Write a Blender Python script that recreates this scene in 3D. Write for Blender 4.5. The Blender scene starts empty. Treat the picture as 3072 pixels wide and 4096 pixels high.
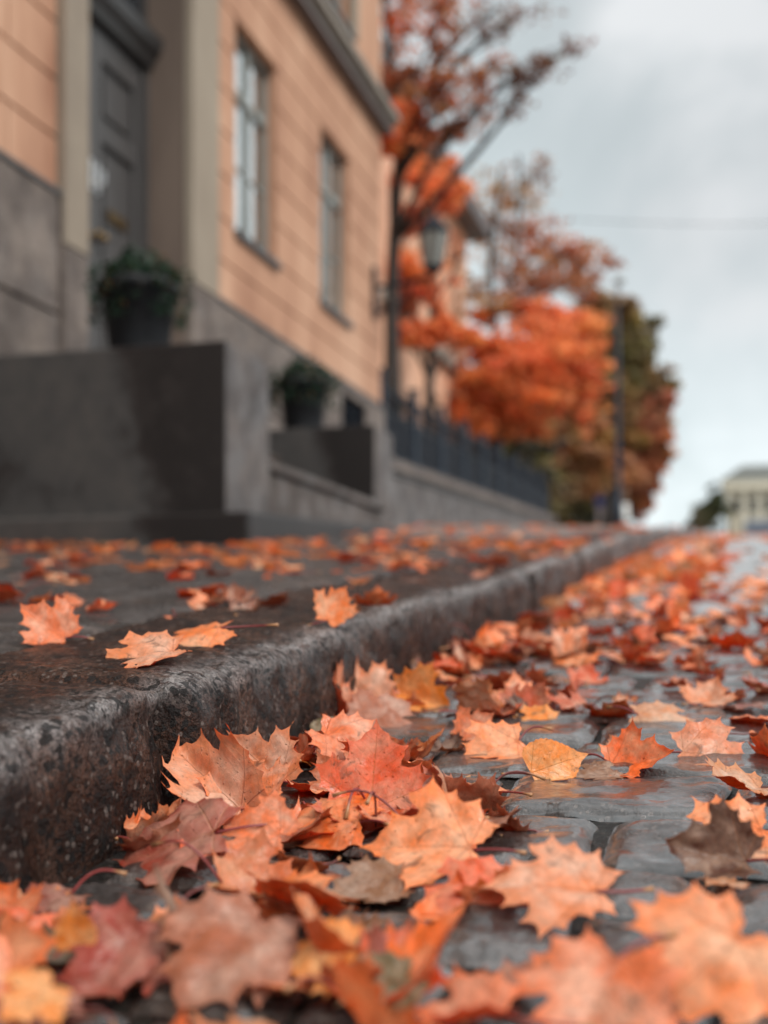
import bpy, math, random
import numpy as np
from mathutils import Vector, Matrix
from mathutils.geometry import delaunay_2d_cdt

random.seed(7)
RNG = np.random.default_rng(11)
COL = bpy.context.scene.collection
SC = bpy.context.scene

# ------------------------------------------------------------------ camera frame
# world: +y runs up the street, +x to the right of it, camera at the origin
TH = math.atan(1384 / 5004)
ST, CT = math.sin(TH), math.cos(TH)
F = 5004.0
FWD = np.array([-ST, CT, 0.0]); RGT = np.array([CT, ST, 0.0]); UP = np.array([0, 0, 1.0])

def pt(px, py, Y):
    """point at photograph pixel (full res) and depth Y"""
    p = FWD * Y + RGT * (px - 1536) / F * Y + UP * (2550 - py) / F * Y
    return Vector(p)

def proj(x, y, z):
    Y = x * FWD[0] + y * FWD[1]
    X = x * RGT[0] + y * RGT[1]
    return 1536 + F * X / Y, 2550 - F * z / Y, Y

# ------------------------------------------------------------------ noise
def _hash(ix, iy, iz, seed):
    n = (ix.astype(np.int64) * 374761393 + iy.astype(np.int64) * 668265263 + iz.astype(np.int64) * 2147483647 + seed * 144269504) & 0xffffffff
    n = ((n ^ (n >> 13)) * 1274126177) & 0xffffffff
    n = ((n ^ (n >> 16)) * 2246822519) & 0xffffffff
    return ((n ^ (n >> 15)) & 0xffffff) / float(0xffffff) * 2 - 1

def vnoise(x, y, z=0.0, seed=0):
    x = np.asarray(x, float); y = np.asarray(y, float); z = np.asarray(z, float) + np.zeros_like(x)
    ix, iy, iz = np.floor(x), np.floor(y), np.floor(z)
    fx, fy, fz = x - ix, y - iy, z - iz
    fx = fx * fx * (3 - 2 * fx); fy = fy * fy * (3 - 2 * fy); fz = fz * fz * (3 - 2 * fz)
    r = 0
    for a in (0, 1):
        for b in (0, 1):
            for c in (0, 1):
                w = (fx if a else 1 - fx) * (fy if b else 1 - fy) * (fz if c else 1 - fz)
                r = r + w * _hash(ix + a, iy + b, iz + c, seed)
    return r

def fbm(x, y, z=0.0, seed=0, o=4):
    r = 0; a = 1.0; f = 1.0
    for k in range(o):
        r = r + a * vnoise(np.asarray(x) * f, np.asarray(y) * f, np.asarray(z) * f, seed + k * 17)
        a *= .5; f *= 2.03
    return r

# ------------------------------------------------------------------ street profile
_S = np.linspace(-20, 400, 4201)
_sl = np.interp(_S, [-20, 8, 12, 185, 200, 400], [.104, .104, .079, .079, .0, -.005])
_G = np.concatenate([[0], np.cumsum((_sl[1:] + _sl[:-1]) / 2 * np.diff(_S))])
_G = _G - np.interp(0, _S, _G) - .30
def gs(s): return np.interp(s, _S, _G)
KX = -.55                                   # kerb face
def road_z(x, s): return gs(s) + .008 * np.clip(np.asarray(x) - KX, 0, 3)
def pave_z(x, s):
    c = np.interp(s, [8, 26], [.02, .06])
    return gs(s) + .13 + c * (KX - np.asarray(x))
FX = -3.71                                  # facade plane
def yard_z(s): return np.interp(s, [13, 26.5, 40, 60, 190], [1.93, 2.45, 3.55, 5.1, 15.4])

# ------------------------------------------------------------------ mesh builder
class MB:
    def __init__(s): s.v = []; s.f = []; s.m = []; s.n = 0
    def add(s, vs, fs, mi=0):
        vs = [tuple(map(float, p)) for p in vs]
        s.v += vs; s.f += [tuple(i + s.n for i in f) for f in fs]; s.m += [mi] * len(fs); s.n += len(vs)
        return s
    def box(s, x0, x1, y0, y1, z0, z1, mi=0):
        vs = [(x, y, z) for z in (z0, z1) for y in (y0, y1) for x in (x0, x1)]
        return s.add(vs, [(0, 2, 3, 1), (4, 5, 7, 6), (0, 1, 5, 4), (2, 6, 7, 3), (0, 4, 6, 2), (1, 3, 7, 5)], mi)
    def prism(s, poly, axis, a0, a1, mi=0):
        """poly of 2D points extruded along axis between a0 and a1"""
        n = len(poly); vs = []
        for a in (a0, a1):
            for (p, q) in poly:
                vs.append({'x': (a, p, q), 'y': (p, a, q), 'z': (p, q, a)}[axis])
        fs = [tuple(range(n - 1, -1, -1)), tuple(range(n, 2 * n))]
        fs += [(i, (i + 1) % n, n + (i + 1) % n, n + i) for i in range(n)]
        return s.add(vs, fs, mi)
    def tube(s, pts, rad, seg=8, mi=0, caps=True):
        pts = [Vector(p) for p in pts]; n = len(pts)
        if not hasattr(rad, '__len__'): rad = [rad] * n
        vs = []; up = Vector((0, 0, 1))
        t0 = (pts[1] - pts[0]).normalized()
        a = t0.cross(up)
        if a.length < .05: a = t0.cross(Vector((1, 0, 0)))
        a.normalize()
        for i, p in enumerate(pts):
            t = (pts[min(i + 1, n - 1)] - pts[max(i - 1, 0)]).normalized()
            a = (a - t * a.dot(t)).normalized(); b = t.cross(a)
            for k in range(seg):
                an = 2 * math.pi * k / seg
                vs.append(p + (a * math.cos(an) + b * math.sin(an)) * rad[i])
        fs = [(i * seg + k, i * seg + (k + 1) % seg, (i + 1) * seg + (k + 1) % seg, (i + 1) * seg + k) for i in range(n - 1) for k in range(seg)]
        if caps: fs += [tuple(range(seg - 1, -1, -1)), tuple(range((n - 1) * seg, n * seg))]
        return s.add(vs, fs, mi)
    def lathe(s, prof, seg=24, c=(0, 0, 0), mi=0):
        vs = [(c[0] + r * math.cos(2 * math.pi * k / seg), c[1] + r * math.sin(2 * math.pi * k / seg), c[2] + z) for (r, z) in prof for k in range(seg)]
        n = len(prof)
        fs = [(i * seg + k, i * seg + (k + 1) % seg, (i + 1) * seg + (k + 1) % seg, (i + 1) * seg + k) for i in range(n - 1) for k in range(seg)]
        fs += [tuple(range(seg - 1, -1, -1)), tuple(range((n - 1) * seg, n * seg))]
        return s.add(vs, fs, mi)
    def build(s, name, mats, parent=None, smooth=False, bevel=0):
        me = bpy.data.meshes.new(name); me.from_pydata(s.v, [], s.f); me.update()
        if not isinstance(mats, (list, tuple)): mats = [mats]
        for m in mats: me.materials.append(m)
        if any(s.m): me.polygons.foreach_set('material_index', s.m)
        if smooth: me.polygons.foreach_set('use_smooth', [True] * len(me.polygons))
        o = bpy.data.objects.new(name, me); COL.objects.link(o)
        if parent is not None:
            o.parent = parent; o.matrix_parent_inverse = Matrix.Translation(-parent.location)
        if bevel:
            b = o.modifiers.new('bevel', 'BEVEL'); b.width = bevel; b.segments = 2; b.limit_method = 'ANGLE'
        return o

def np_obj(name, V, Fs, mats, parent=None, smooth=True, mi=None):
    """V (n,3) array, Fs (m,3|4) array"""
    V = np.asarray(V, np.float32); Fs = np.asarray(Fs, np.int32)
    me = bpy.data.meshes.new(name)
    k = Fs.shape[1]
    me.vertices.add(len(V)); me.vertices.foreach_set('co', V.ravel())
    me.loops.add(Fs.size); me.loops.foreach_set('vertex_index', Fs.ravel())
    me.polygons.add(len(Fs)); me.polygons.foreach_set('loop_start', np.arange(0, Fs.size, k, dtype=np.int32))
    me.update(calc_edges=True)
    if smooth: me.polygons.foreach_set('use_smooth', np.ones(len(Fs), bool))
    if not isinstance(mats, (list, tuple)): mats = [mats]
    for m in mats: me.materials.append(m)
    if mi is not None: me.polygons.foreach_set('material_index', np.asarray(mi, np.int32))
    me.validate()
    o = bpy.data.objects.new(name, me); COL.objects.link(o)
    if parent is not None: o.parent = parent
    return o

def empty(name, loc, label, cat, group=None):
    o = bpy.data.objects.new(name, None); COL.objects.link(o); o.location = loc
    o['label'] = label; o['category'] = cat
    if group: o['group'] = group
    return o
def tag(o, label, cat, group=None, kind=None):
    o['label'] = label; o['category'] = cat
    if group: o['group'] = group
    if kind: o['kind'] = kind
    return o
def structure(o): o['kind'] = 'structure'; return o

# ------------------------------------------------------------------ materials
class N:
    """tiny node-tree helper"""
    def __init__(s, name):
        s.m = bpy.data.materials.new(name); s.m.use_nodes = True
        s.t = s.m.node_tree; s.t.nodes.clear()
        s.out = s.t.nodes.new('ShaderNodeOutputMaterial')
    def n(s, typ, **kw):
        nd = s.t.nodes.new('ShaderNode' + typ)
        for k, v in kw.items():
            if k.startswith('i_'):
                key = k[2:].replace('_', ' ')
                s.set(nd.inputs[key], v)
            else: setattr(nd, k, v)
        return nd
    def set(s, inp, v):
        if isinstance(v, bpy.types.NodeSocket): s.t.links.new(v, inp)
        else: inp.default_value = v
    def math(s, op, a, b=None, c=None, clamp=False):
        nd = s.t.nodes.new('ShaderNodeMath'); nd.operation = op; nd.use_clamp = clamp
        s.set(nd.inputs[0], a)
        if b is not None: s.set(nd.inputs[1], b)
        if c is not None: s.set(nd.inputs[2], c)
        return nd.outputs[0]
    def mix(s, fac, a, b, typ='MIX'):
        nd = s.t.nodes.new('ShaderNodeMix'); nd.data_type = 'RGBA'; nd.blend_type = typ
        s.set(nd.inputs[0], fac); s.set(nd.inputs[6], a); s.set(nd.inputs[7], b)
        return nd.outputs[2]
    def ramp(s, fac, stops, interp='LINEAR'):
        nd = s.t.nodes.new('ShaderNodeValToRGB'); nd.color_ramp.interpolation = interp
        e = nd.color_ramp.elements
        while len(e) < len(stops): e.new(.5)
        for i, (p, c) in enumerate(stops):
            e[i].position = p; e[i].color = (c, c, c, 1) if not hasattr(c, '__len__') else (*c, 1)
        s.set(nd.inputs[0], fac); return nd.outputs[0]
    def noise(s, vec, scale, detail=4, rough=.55, dist=0):
        nd = s.n('TexNoise', i_Scale=scale, i_Detail=detail, i_Roughness=rough, i_Distortion=dist)
        if vec is not None: s.t.links.new(vec, nd.inputs['Vector'])
        return nd.outputs['Fac']
    def pos(s, scale=None):
        g = s.n('NewGeometry').outputs['Position']
        if scale:
            nd = s.n('VectorMath', operation='MULTIPLY'); s.set(nd.inputs[0], g); nd.inputs[1].default_value = scale
            return nd.outputs[0]
        return g
    def bump(s, h, strength=.5, dist=.01, nrm=None):
        nd = s.n('Bump', i_Strength=strength, i_Distance=dist); s.set(nd.inputs['Height'], h)
        if nrm is not None: s.set(nd.inputs['Normal'], nrm)
        return nd.outputs[0]
    def principled(s, **kw):
        nd = s.t.nodes.new('ShaderNodeBsdfPrincipled')
        for k, v in kw.items(): s.set(nd.inputs[k.replace('_', ' ')], v)
        return nd
    def done(s, sh):
        s.t.links.new(sh.outputs[0] if hasattr(sh, 'outputs') else sh, s.out.inputs[0]); return s.m

def C3(r, g, b): return (r, g, b, 1)

def simple(name, col, rough=.6, var=.25, scale=6, bump=.2, bscale=60, bdist=.003, spec=.5, metal=0, stretch=None):
    m = N(name); p = m.pos(stretch)
    n1 = m.noise(p, scale, 5)
    n2 = m.noise(p, bscale, 4)
    f = m.math('MULTIPLY_ADD', n1, 2 * var, 1 - var)
    c = m.mix(1.0, C3(*col), C3(1, 1, 1), 'MULTIPLY')
    v = m.n('HueSaturation'); m.set(v.inputs['Color'], c); m.set(v.inputs['Value'], f)
    r = m.math('MULTIPLY_ADD', n2, .3, rough - .15, clamp=True)
    return m.done(m.principled(Base_Color=v.outputs[0], Roughness=r, Normal=m.bump(n2, bump, bdist), Specular_IOR_Level=spec, Metallic=metal))

def stone(name, cols, scale, rough, bumps, wet=.4, speck=.5, stretch=None, wear_highlight=False, film_w=.0, grain=.25, fb=.3):
    """granite: cols = three colours, mottled, speckled with crystals, wet patches"""
    m = N(name); p = m.pos(stretch)
    n1 = m.noise(p, scale, 6, .6); n2 = m.noise(p, scale * 7, 5, .65)
    base = m.ramp(n1, [(.32, cols[0]), (.5, cols[1]), (.68, cols[2])])
    if wear_highlight:                                 # arris rubbed pale, with its wet highlight painted into the same colour
        wa = m.n('Attribute', attribute_name='wear_highlight').outputs['Fac']
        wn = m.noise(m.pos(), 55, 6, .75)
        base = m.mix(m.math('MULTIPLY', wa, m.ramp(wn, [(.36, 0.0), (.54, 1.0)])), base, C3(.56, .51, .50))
    vo = m.n('TexVoronoi', i_Scale=420.0); m.t.links.new(m.pos(), vo.inputs['Vector'])
    sp = m.n('SeparateColor'); m.t.links.new(vo.outputs['Color'], sp.inputs[0])
    k = m.math('MULTIPLY_ADD', sp.outputs[0], speck, 1 - speck * .5)
    k = m.math('MULTIPLY', k, m.math('MULTIPLY_ADD', n2, .9, .55))
    hs = m.n('HueSaturation'); m.set(hs.inputs['Color'], base); m.set(hs.inputs['Value'], k)
    w = m.ramp(m.noise(p, scale * 1.7, 3), [(max(.02, .5 - .3 * wet), 0.0), (.62 - .12 * max(0, wet - .9), 1.0)])
    n3 = m.noise(p, scale * 14, 6, .7)
    rr = m.math('MULTIPLY_ADD', m.math('SUBTRACT', 1.0, w), rough[1] - rough[0], rough[0])
    rr = m.math('MULTIPLY_ADD', n3, .16, m.math('SUBTRACT', rr, .08), clamp=True)
    b = m.bump(n3, bumps[0], bumps[1]); b = m.bump(n2, bumps[0], bumps[1] * 2.2, b)
    b = m.bump(m.noise(m.pos(), 380, 2), bumps[0] * .5, .0006, b)
    film = m.bump(m.noise(p, scale * 3.5, 3, .5), fb, .004)
    film = m.bump(n3, fb * .5, .0018, film)
    col = hs.outputs[0]
    vg = m.n('TexVoronoi', i_Scale=150.0); m.t.links.new(m.pos(), vg.inputs['Vector'])
    sg = m.n('SeparateColor'); m.t.links.new(vg.outputs['Color'], sg.inputs[0])
    col = m.mix(m.math('MULTIPLY', m.math('GREATER_THAN', sg.outputs[0], .80), m.math('MULTIPLY', m.math('LESS_THAN', vg.outputs['Distance'], .42), grain)), col, C3(.34, .27, .24))
    col = m.mix(m.math('MULTIPLY', m.math('LESS_THAN', sg.outputs[1], .22), grain * 1.4), col, C3(.012, .010, .010))
    return m.done(m.principled(Base_Color=col, Roughness=rr, Normal=b, Specular_IOR_Level=.32, Coat_Weight=m.math('MULTIPLY', w, film_w), Coat_Roughness=.06, Coat_IOR=1.6, Coat_Normal=film))

M = {}
M['sett_sky_sheen'] = stone('sky_sheen_setts', [(.12, .105, .098), (.22, .20, .19), (.34, .315, .305)], 7, (.10, .30), (.5, .0025), wet=1.3, speck=.6, film_w=1.0, fb=.12)  # paler base colour stands in for sky reflected on the wet setts
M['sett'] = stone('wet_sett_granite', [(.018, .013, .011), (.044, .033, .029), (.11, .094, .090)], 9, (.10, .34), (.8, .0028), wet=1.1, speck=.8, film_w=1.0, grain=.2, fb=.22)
M['kerb'] = stone('kerb_granite', [(.011, .004, .003), (.062, .023, .013), (.17, .080, .052)], 14, (.22, .6), (1.0, .0050), wet=.6, speck=1.2, wear_highlight=True, film_w=.12, grain=.6)
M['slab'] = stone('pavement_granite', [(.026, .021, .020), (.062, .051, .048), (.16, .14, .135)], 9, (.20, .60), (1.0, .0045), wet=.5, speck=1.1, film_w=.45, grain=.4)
M['soil'] = stone('joint_soil', [(.012, .010, .009), (.022, .017, .014), (.035, .03, .02)], 25, (.2, .6), (.7, .004), wet=.6, speck=.4)
M['far_sett'] = stone('far_sky_sheen_setts', [(.20, .185, .175), (.29, .27, .26), (.38, .36, .35)], 5, (.2, .45), (.4, .004), wet=1.3, speck=.6, film_w=1.0, fb=.1)  # sky sheen of the distant road put into a pale base colour
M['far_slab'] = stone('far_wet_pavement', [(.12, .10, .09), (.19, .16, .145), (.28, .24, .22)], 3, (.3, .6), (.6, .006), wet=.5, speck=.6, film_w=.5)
M['grass'] = simple('yard_grass', (.06, .06, .02), .8, .5, 3, .6, 40, .02)

def render_mat(name, c0, c1, c2):
    m = N(name)
    n1 = m.noise(m.pos((1, 1, .45)), 1.3, 5, .6, .4); n2 = m.noise(m.pos(), 45, 4); n3 = m.noise(m.pos((1, 1, .16)), 4, 5, .65)
    c = m.ramp(m.math('MULTIPLY_ADD', n3, .35, m.math('MULTIPLY', n1, .7)), [(.34, c0), (.52, c1), (.7, c2)])
    return m.done(m.principled(Base_Color=c, Roughness=.8, Normal=m.bump(n2, .35, .004), Specular_IOR_Level=.25))
M['orange'] = render_mat('salmon_render', (.31, .152, .096), (.46, .255, .165), (.62, .39, .27))
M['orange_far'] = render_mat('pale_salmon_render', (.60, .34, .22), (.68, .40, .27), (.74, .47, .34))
M['buff'] = render_mat('grey_buff_stone', (.21, .17, .135), (.28, .23, .18), (.34, .29, .23))
M['reveal'] = render_mat('grey_brown_plaster', (.12, .088, .072), (.155, .116, .095), (.20, .15, .122))
M['plinth'] = stone('dry_grey_granite', [(.085, .067, .060), (.14, .112, .098), (.22, .178, .153)], 3.5, (.5, .75), (.4, .004), wet=.1, speck=.5)
M['paint_dark'] = simple('dark_grey_door_paint', (.036, .034, .035), .45, .2, 6, .15, 80, .001)
M['paint_door'] = simple('grey_door_paint', (.060, .056, .056), .45, .2, 4, .15, 80, .001)
M['cornice'] = render_mat('grey_cornice_stone', (.19, .165, .145), (.26, .23, .20), (.33, .30, .265))
M['winframe'] = simple('grey_green_window_paint', (.22, .225, .21), .5, .15, 8, .1)
M['iron'] = simple('blue_black_ironwork', (.006, .009, .016), .6, .3, 20, .3, 90, .001, spec=.25)
M['iron_blue'] = simple('slate_blue_post_paint', (.022, .034, .052), .55, .3, 20, .3, 90, .001, spec=.3)
M['pot'] = simple('black_plastic_pot', (.007, .008, .011), .6, .3, 10, .2)
M['brass'] = simple('worn_brass', (.22, .15, .08), .4, .2, 20, .1, metal=1)
M['steel'] = simple('bright_steel', (.6, .6, .6), .3, .1, 20, .1, metal=1)
M['roof'] = simple('dark_sheet_roof', (.10, .08, .08), .5, .3, 3, .3)
M['curtain'] = simple('white_curtain', (.75, .75, .73), .9, .1, 12, .3, 30, .01)
def glass_mat():
    m = N('reflecting_window_glass')
    p = m.n('BsdfGlossy', i_Roughness=.04, i_Color=C3(.9, .95, .95))
    g = m.n('BsdfTransparent')
    mx = m.n('MixShader'); mx.inputs[0].default_value = .62
    m.t.links.new(g.outputs[0], mx.inputs[1]); m.t.links.new(p.outputs[0], mx.inputs[2])
    return m.done(mx.outputs[0])
M['glass'] = glass_mat()
M['glass_dark'] = simple('dark_window_glass', (.02, .024, .03), .08, .2, 3, .0)
M['room'] = simple('dim_room_plaster', (.10, .09, .08), .9)

def block_mat():
    """dark rain-soaked granite with big soaked patches of their own outline"""
    m = N('soaked_block_granite')
    p = m.pos((1, 1, .8))
    n1 = m.noise(p, 1.9, 4, .5, 1.0); n2 = m.noise(p, 14, 6, .7); n3 = m.noise(m.pos(), 90, 4)
    sp_ = m.n('SeparateXYZ'); m.t.links.new(m.pos(), sp_.inputs[0])
    edge = m.math('ADD', sp_.outputs[0], m.math('MULTIPLY_ADD', sp_.outputs[2], .17, 2.98 - .17 * 1.48))
    wet_ = m.math('MULTIPLY_ADD', edge, -1.1, .62, clamp=True)
    c = m.ramp(m.math('MULTIPLY_ADD', n2, .26, m.math('MULTIPLY_ADD', n1, .36, m.math('MULTIPLY', m.math('MINIMUM', m.math('MAXIMUM', wet_, .40), .68), .55))), [(.54, (.008, .005, .0045)), (.60, (.018, .013, .012)), (.66, (.048, .045, .044)), (.82, (.085, .074, .068))])
    vo = m.n('TexVoronoi', i_Scale=260.0); m.t.links.new(m.pos(), vo.inputs['Vector'])
    sp = m.n('SeparateColor'); m.t.links.new(vo.outputs['Color'], sp.inputs[0])
    hs = m.n('HueSaturation'); m.set(hs.inputs['Color'], c); m.set(hs.inputs['Value'], m.math('MULTIPLY_ADD', sp.outputs[0], .6, .7))
    return m.done(m.principled(Base_Color=hs.outputs[0], Roughness=.5, Normal=m.bump(n3, .5, .003), Specular_IOR_Level=.5))
M['block'] = block_mat()
M['step'] = stone('worn_step_granite', [(.045, .034, .030), (.085, .066, .058), (.14, .11, .098)], 4, (.35, .7), (.5, .004), wet=.4, speck=.6)
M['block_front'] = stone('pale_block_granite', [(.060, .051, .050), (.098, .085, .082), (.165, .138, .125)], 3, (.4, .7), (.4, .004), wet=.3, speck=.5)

# --- leaves: tint from a per-leaf colour attribute, veins from the leaf's own UV
def leaf_mat(name, under):
    m = N(name)
    uv = m.n('UVMap', uv_map='leaf'); sx = m.n('SeparateXYZ'); m.t.links.new(uv.outputs[0], sx.inputs[0])
    X, Y = sx.outputs[0], sx.outputs[1]
    best = None; bdot = None
    for deg in (0, 62, -62, 103, -103):
        a = math.radians(deg); sa, ca = math.sin(a), math.cos(a)
        d = m.math('ADD', m.math('MULTIPLY', X, sa), m.math('MULTIPLY', Y, ca))
        cr = m.math('ABSOLUTE', m.math('SUBTRACT', m.math('MULTIPLY', X, ca), m.math('MULTIPLY', Y, sa)))
        cr = m.math('ADD', cr, m.math('MULTIPLY', m.math('LESS_THAN', d, 0.0), 9.0))
        if best is None: best, bdot = cr, d
        else:
            lt = m.math('LESS_THAN', cr, best)
            bdot = m.math('ADD', m.math('MULTIPLY', lt, d), m.math('MULTIPLY', m.math('SUBTRACT', 1.0, lt), bdot))
            best = m.math('MINIMUM', cr, best)
    wob = m.noise(uv.outputs[0], 7, 2)
    width = m.math('MULTIPLY_ADD', bdot, -.009, .013)
    main = m.math('SUBTRACT', 1.0, m.math('DIVIDE', best, m.math('MAXIMUM', width, .003)), clamp=True)
    q = m.math('SUBTRACT', bdot, m.math('MULTIPLY', best, .95))
    q = m.math('MULTIPLY_ADD', wob, .10, q)
    fr = m.math('ABSOLUTE', m.math('SUBTRACT', m.math('FRACT', m.math('MULTIPLY', q, 8.0)), .5))
    sec = m.math('SUBTRACT', 1.0, m.math('DIVIDE', fr, .055), clamp=True)
    vo = m.n('TexVoronoi', i_Scale=34.0, feature='DISTANCE_TO_EDGE'); m.t.links.new(uv.outputs[0], vo.inputs['Vector'])
    ter = m.math('SUBTRACT', 1.0, m.math('DIVIDE', vo.outputs['Distance'], .06), clamp=True)
    vein = m.math('MAXIMUM', main, m.math('MULTIPLY', sec, .55))
    veinb = m.math('MAXIMUM', vein, m.math('MULTIPLY', ter, .22))
    tint = m.n('Attribute', attribute_name='tint').outputs['Color']
    rim = m.n('Attribute', attribute_name='rim').outputs['Fac']
    seedv = m.n('Attribute', attribute_name='seed').outputs['Fac']
    off = m.n('CombineXYZ'); m.set(off.inputs[2], m.math('MULTIPLY', seedv, 37.0))
    va = m.n('VectorMath', operation='ADD'); m.t.links.new(uv.outputs[0], va.inputs[0]); m.t.links.new(off.outputs[0], va.inputs[1])
    L = va.outputs[0]
    n1 = m.noise(L, 2.2, 5, .6, .5); n2 = m.noise(L, 11, 5, .6)
    # patches of a hotter tone, brown spots, redder rim
    hot = m.mix(1.0, tint, C3(1.10, .68, .38) if under else C3(1.05, .72, .45), 'MULTIPLY')
    pale = m.mix(.35, tint, C3(.84, .58, .42))
    c = m.mix(m.ramp(n1, [(.38, 0.0), (.62, 1.0)]), hot, pale)
    c = m.mix(m.math('MULTIPLY', rim, .65 if under else .35), c, hot)
    hs = m.n('HueSaturation'); m.set(hs.inputs['Color'], c); m.set(hs.inputs['Value'], m.math('MULTIPLY_ADD', n2, .9, .55))
    c = hs.outputs[0]
    sp = m.ramp(m.noise(L, 26, 3, .7), [(.66, 0.0), (.72, 1.0)])
    c = m.mix(m.math('MULTIPLY', sp, m.math('GREATER_THAN', m.math('FRACT', m.math('MULTIPLY', seedv, 7.3)), .45)), c, C3(.05, .028, .02))
    rot = m.ramp(m.noise(L, 3.1, 5, .65, 1.2), [(.60, 0.0), (.68, 1.0)])
    c = m.mix(m.math('MULTIPLY', rot, m.math('MULTIPLY', m.math('GREATER_THAN', m.math('FRACT', m.math('MULTIPLY', seedv, 11.9)), .5), .75)), c, C3(.16, .065, .035))
    c = m.mix(m.math('MULTIPLY', veinb, .45), c, C3(.34, .10, .06) if under else C3(.62, .28, .12))
    # rain drops
    dv = m.n('TexVoronoi', i_Scale=26.0, i_Randomness=1.0); m.t.links.new(L, dv.inputs['Vector'])
    sc = m.n('SeparateColor'); m.t.links.new(dv.outputs['Color'], sc.inputs[0])
    rad = m.math('MULTIPLY_ADD', m.math('POWER', sc.outputs[0], 2.2), .36, .04)
    has = m.math('GREATER_THAN', sc.outputs[1], m.math('MULTIPLY_ADD', m.math('FRACT', m.math('MULTIPLY', seedv, 3.7)), .6, .35))
    t = m.math('DIVIDE', dv.outputs['Distance'], rad)
    dome = m.math('MULTIPLY', m.math('SQRT', m.math('SUBTRACT', 1.0, m.math('MINIMUM', m.math('MULTIPLY', t, t), 1.0))), has)
    ink = m.math('MULTIPLY', m.math('LESS_THAN', t, 1.0), has)
    c = m.mix(m.math('MULTIPLY', ink, .25), c, m.mix(1.0, c, C3(.7, .62, .6), 'MULTIPLY'))
    b = m.bump(m.math('MULTIPLY', veinb, 1.0 if under else -1.0), .6, .0012)
    b = m.bump(n2, .35, .003, b)
    b = m.bump(m.math('MULTIPLY', dome, rad), 1.0, .006, b)
    r = m.math('MULTIPLY_ADD', n2, .25, .42 if under else .28)
    r = m.math('MULTIPLY', r, m.math('MULTIPLY_ADD', ink, -.85, 1.0))
    p = m.principled(Base_Color=c, Roughness=r, Normal=b, Specular_IOR_Level=.45, Coat_Weight=.35, Coat_Roughness=.16, Coat_Normal=b)
    tr = m.n('BsdfTranslucent'); m.set(tr.inputs[0], m.mix(1.0, c, C3(1.2, .85, .6), 'MULTIPLY'))
    mx = m.n('MixShader'); mx.inputs[0].default_value = .30
    m.t.links.new(p.outputs[0], mx.inputs[1]); m.t.links.new(tr.outputs[0], mx.inputs[2])
    return m.done(mx.outputs[0])
M['leaf_top'] = leaf_mat('leaf_upper_face', False)
M['leaf_under'] = leaf_mat('leaf_lower_face', True)

def tint_mat(name, rough=.6, trans=.3):
    m = N(name)
    c = m.n('Attribute', attribute_name='tint').outputs['Color']
    p = m.principled(Base_Color=c, Roughness=rough)
    tr = m.n('BsdfTranslucent'); m.set(tr.inputs[0], c)
    mx = m.n('MixShader'); mx.inputs[0].default_value = trans
    m.t.links.new(p.outputs[0], mx.inputs[1]); m.t.links.new(tr.outputs[0], mx.inputs[2])
    return m.done(mx.outputs[0])
M['crown'] = tint_mat('crown_foliage', .55, .5)
M['stem'] = tint_mat('leaf_stem', .35, .1)
M['bark'] = simple('dark_wet_bark', (.035, .026, .022), .8, .4, 8, .8, 30, .02, stretch=(1, 1, .25))

# ------------------------------------------------------------------ road, kerb, pavement
def sheet(name, xs, ys, zf, mat, smooth=True):
    X, Y = np.meshgrid(xs, ys); Z = zf(X, Y) + 0 * X
    V = np.stack([X.ravel(), Y.ravel(), Z.ravel()], 1)
    nx = len(xs); ny = len(ys)
    i = np.arange(nx - 1)[None, :] + nx * np.arange(ny - 1)[:, None]
    Fs = np.stack([i, i + 1, i + 1 + nx, i + nx], -1).reshape(-1, 4)
    return np_obj(name, V, Fs, mat, smooth=smooth)

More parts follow.
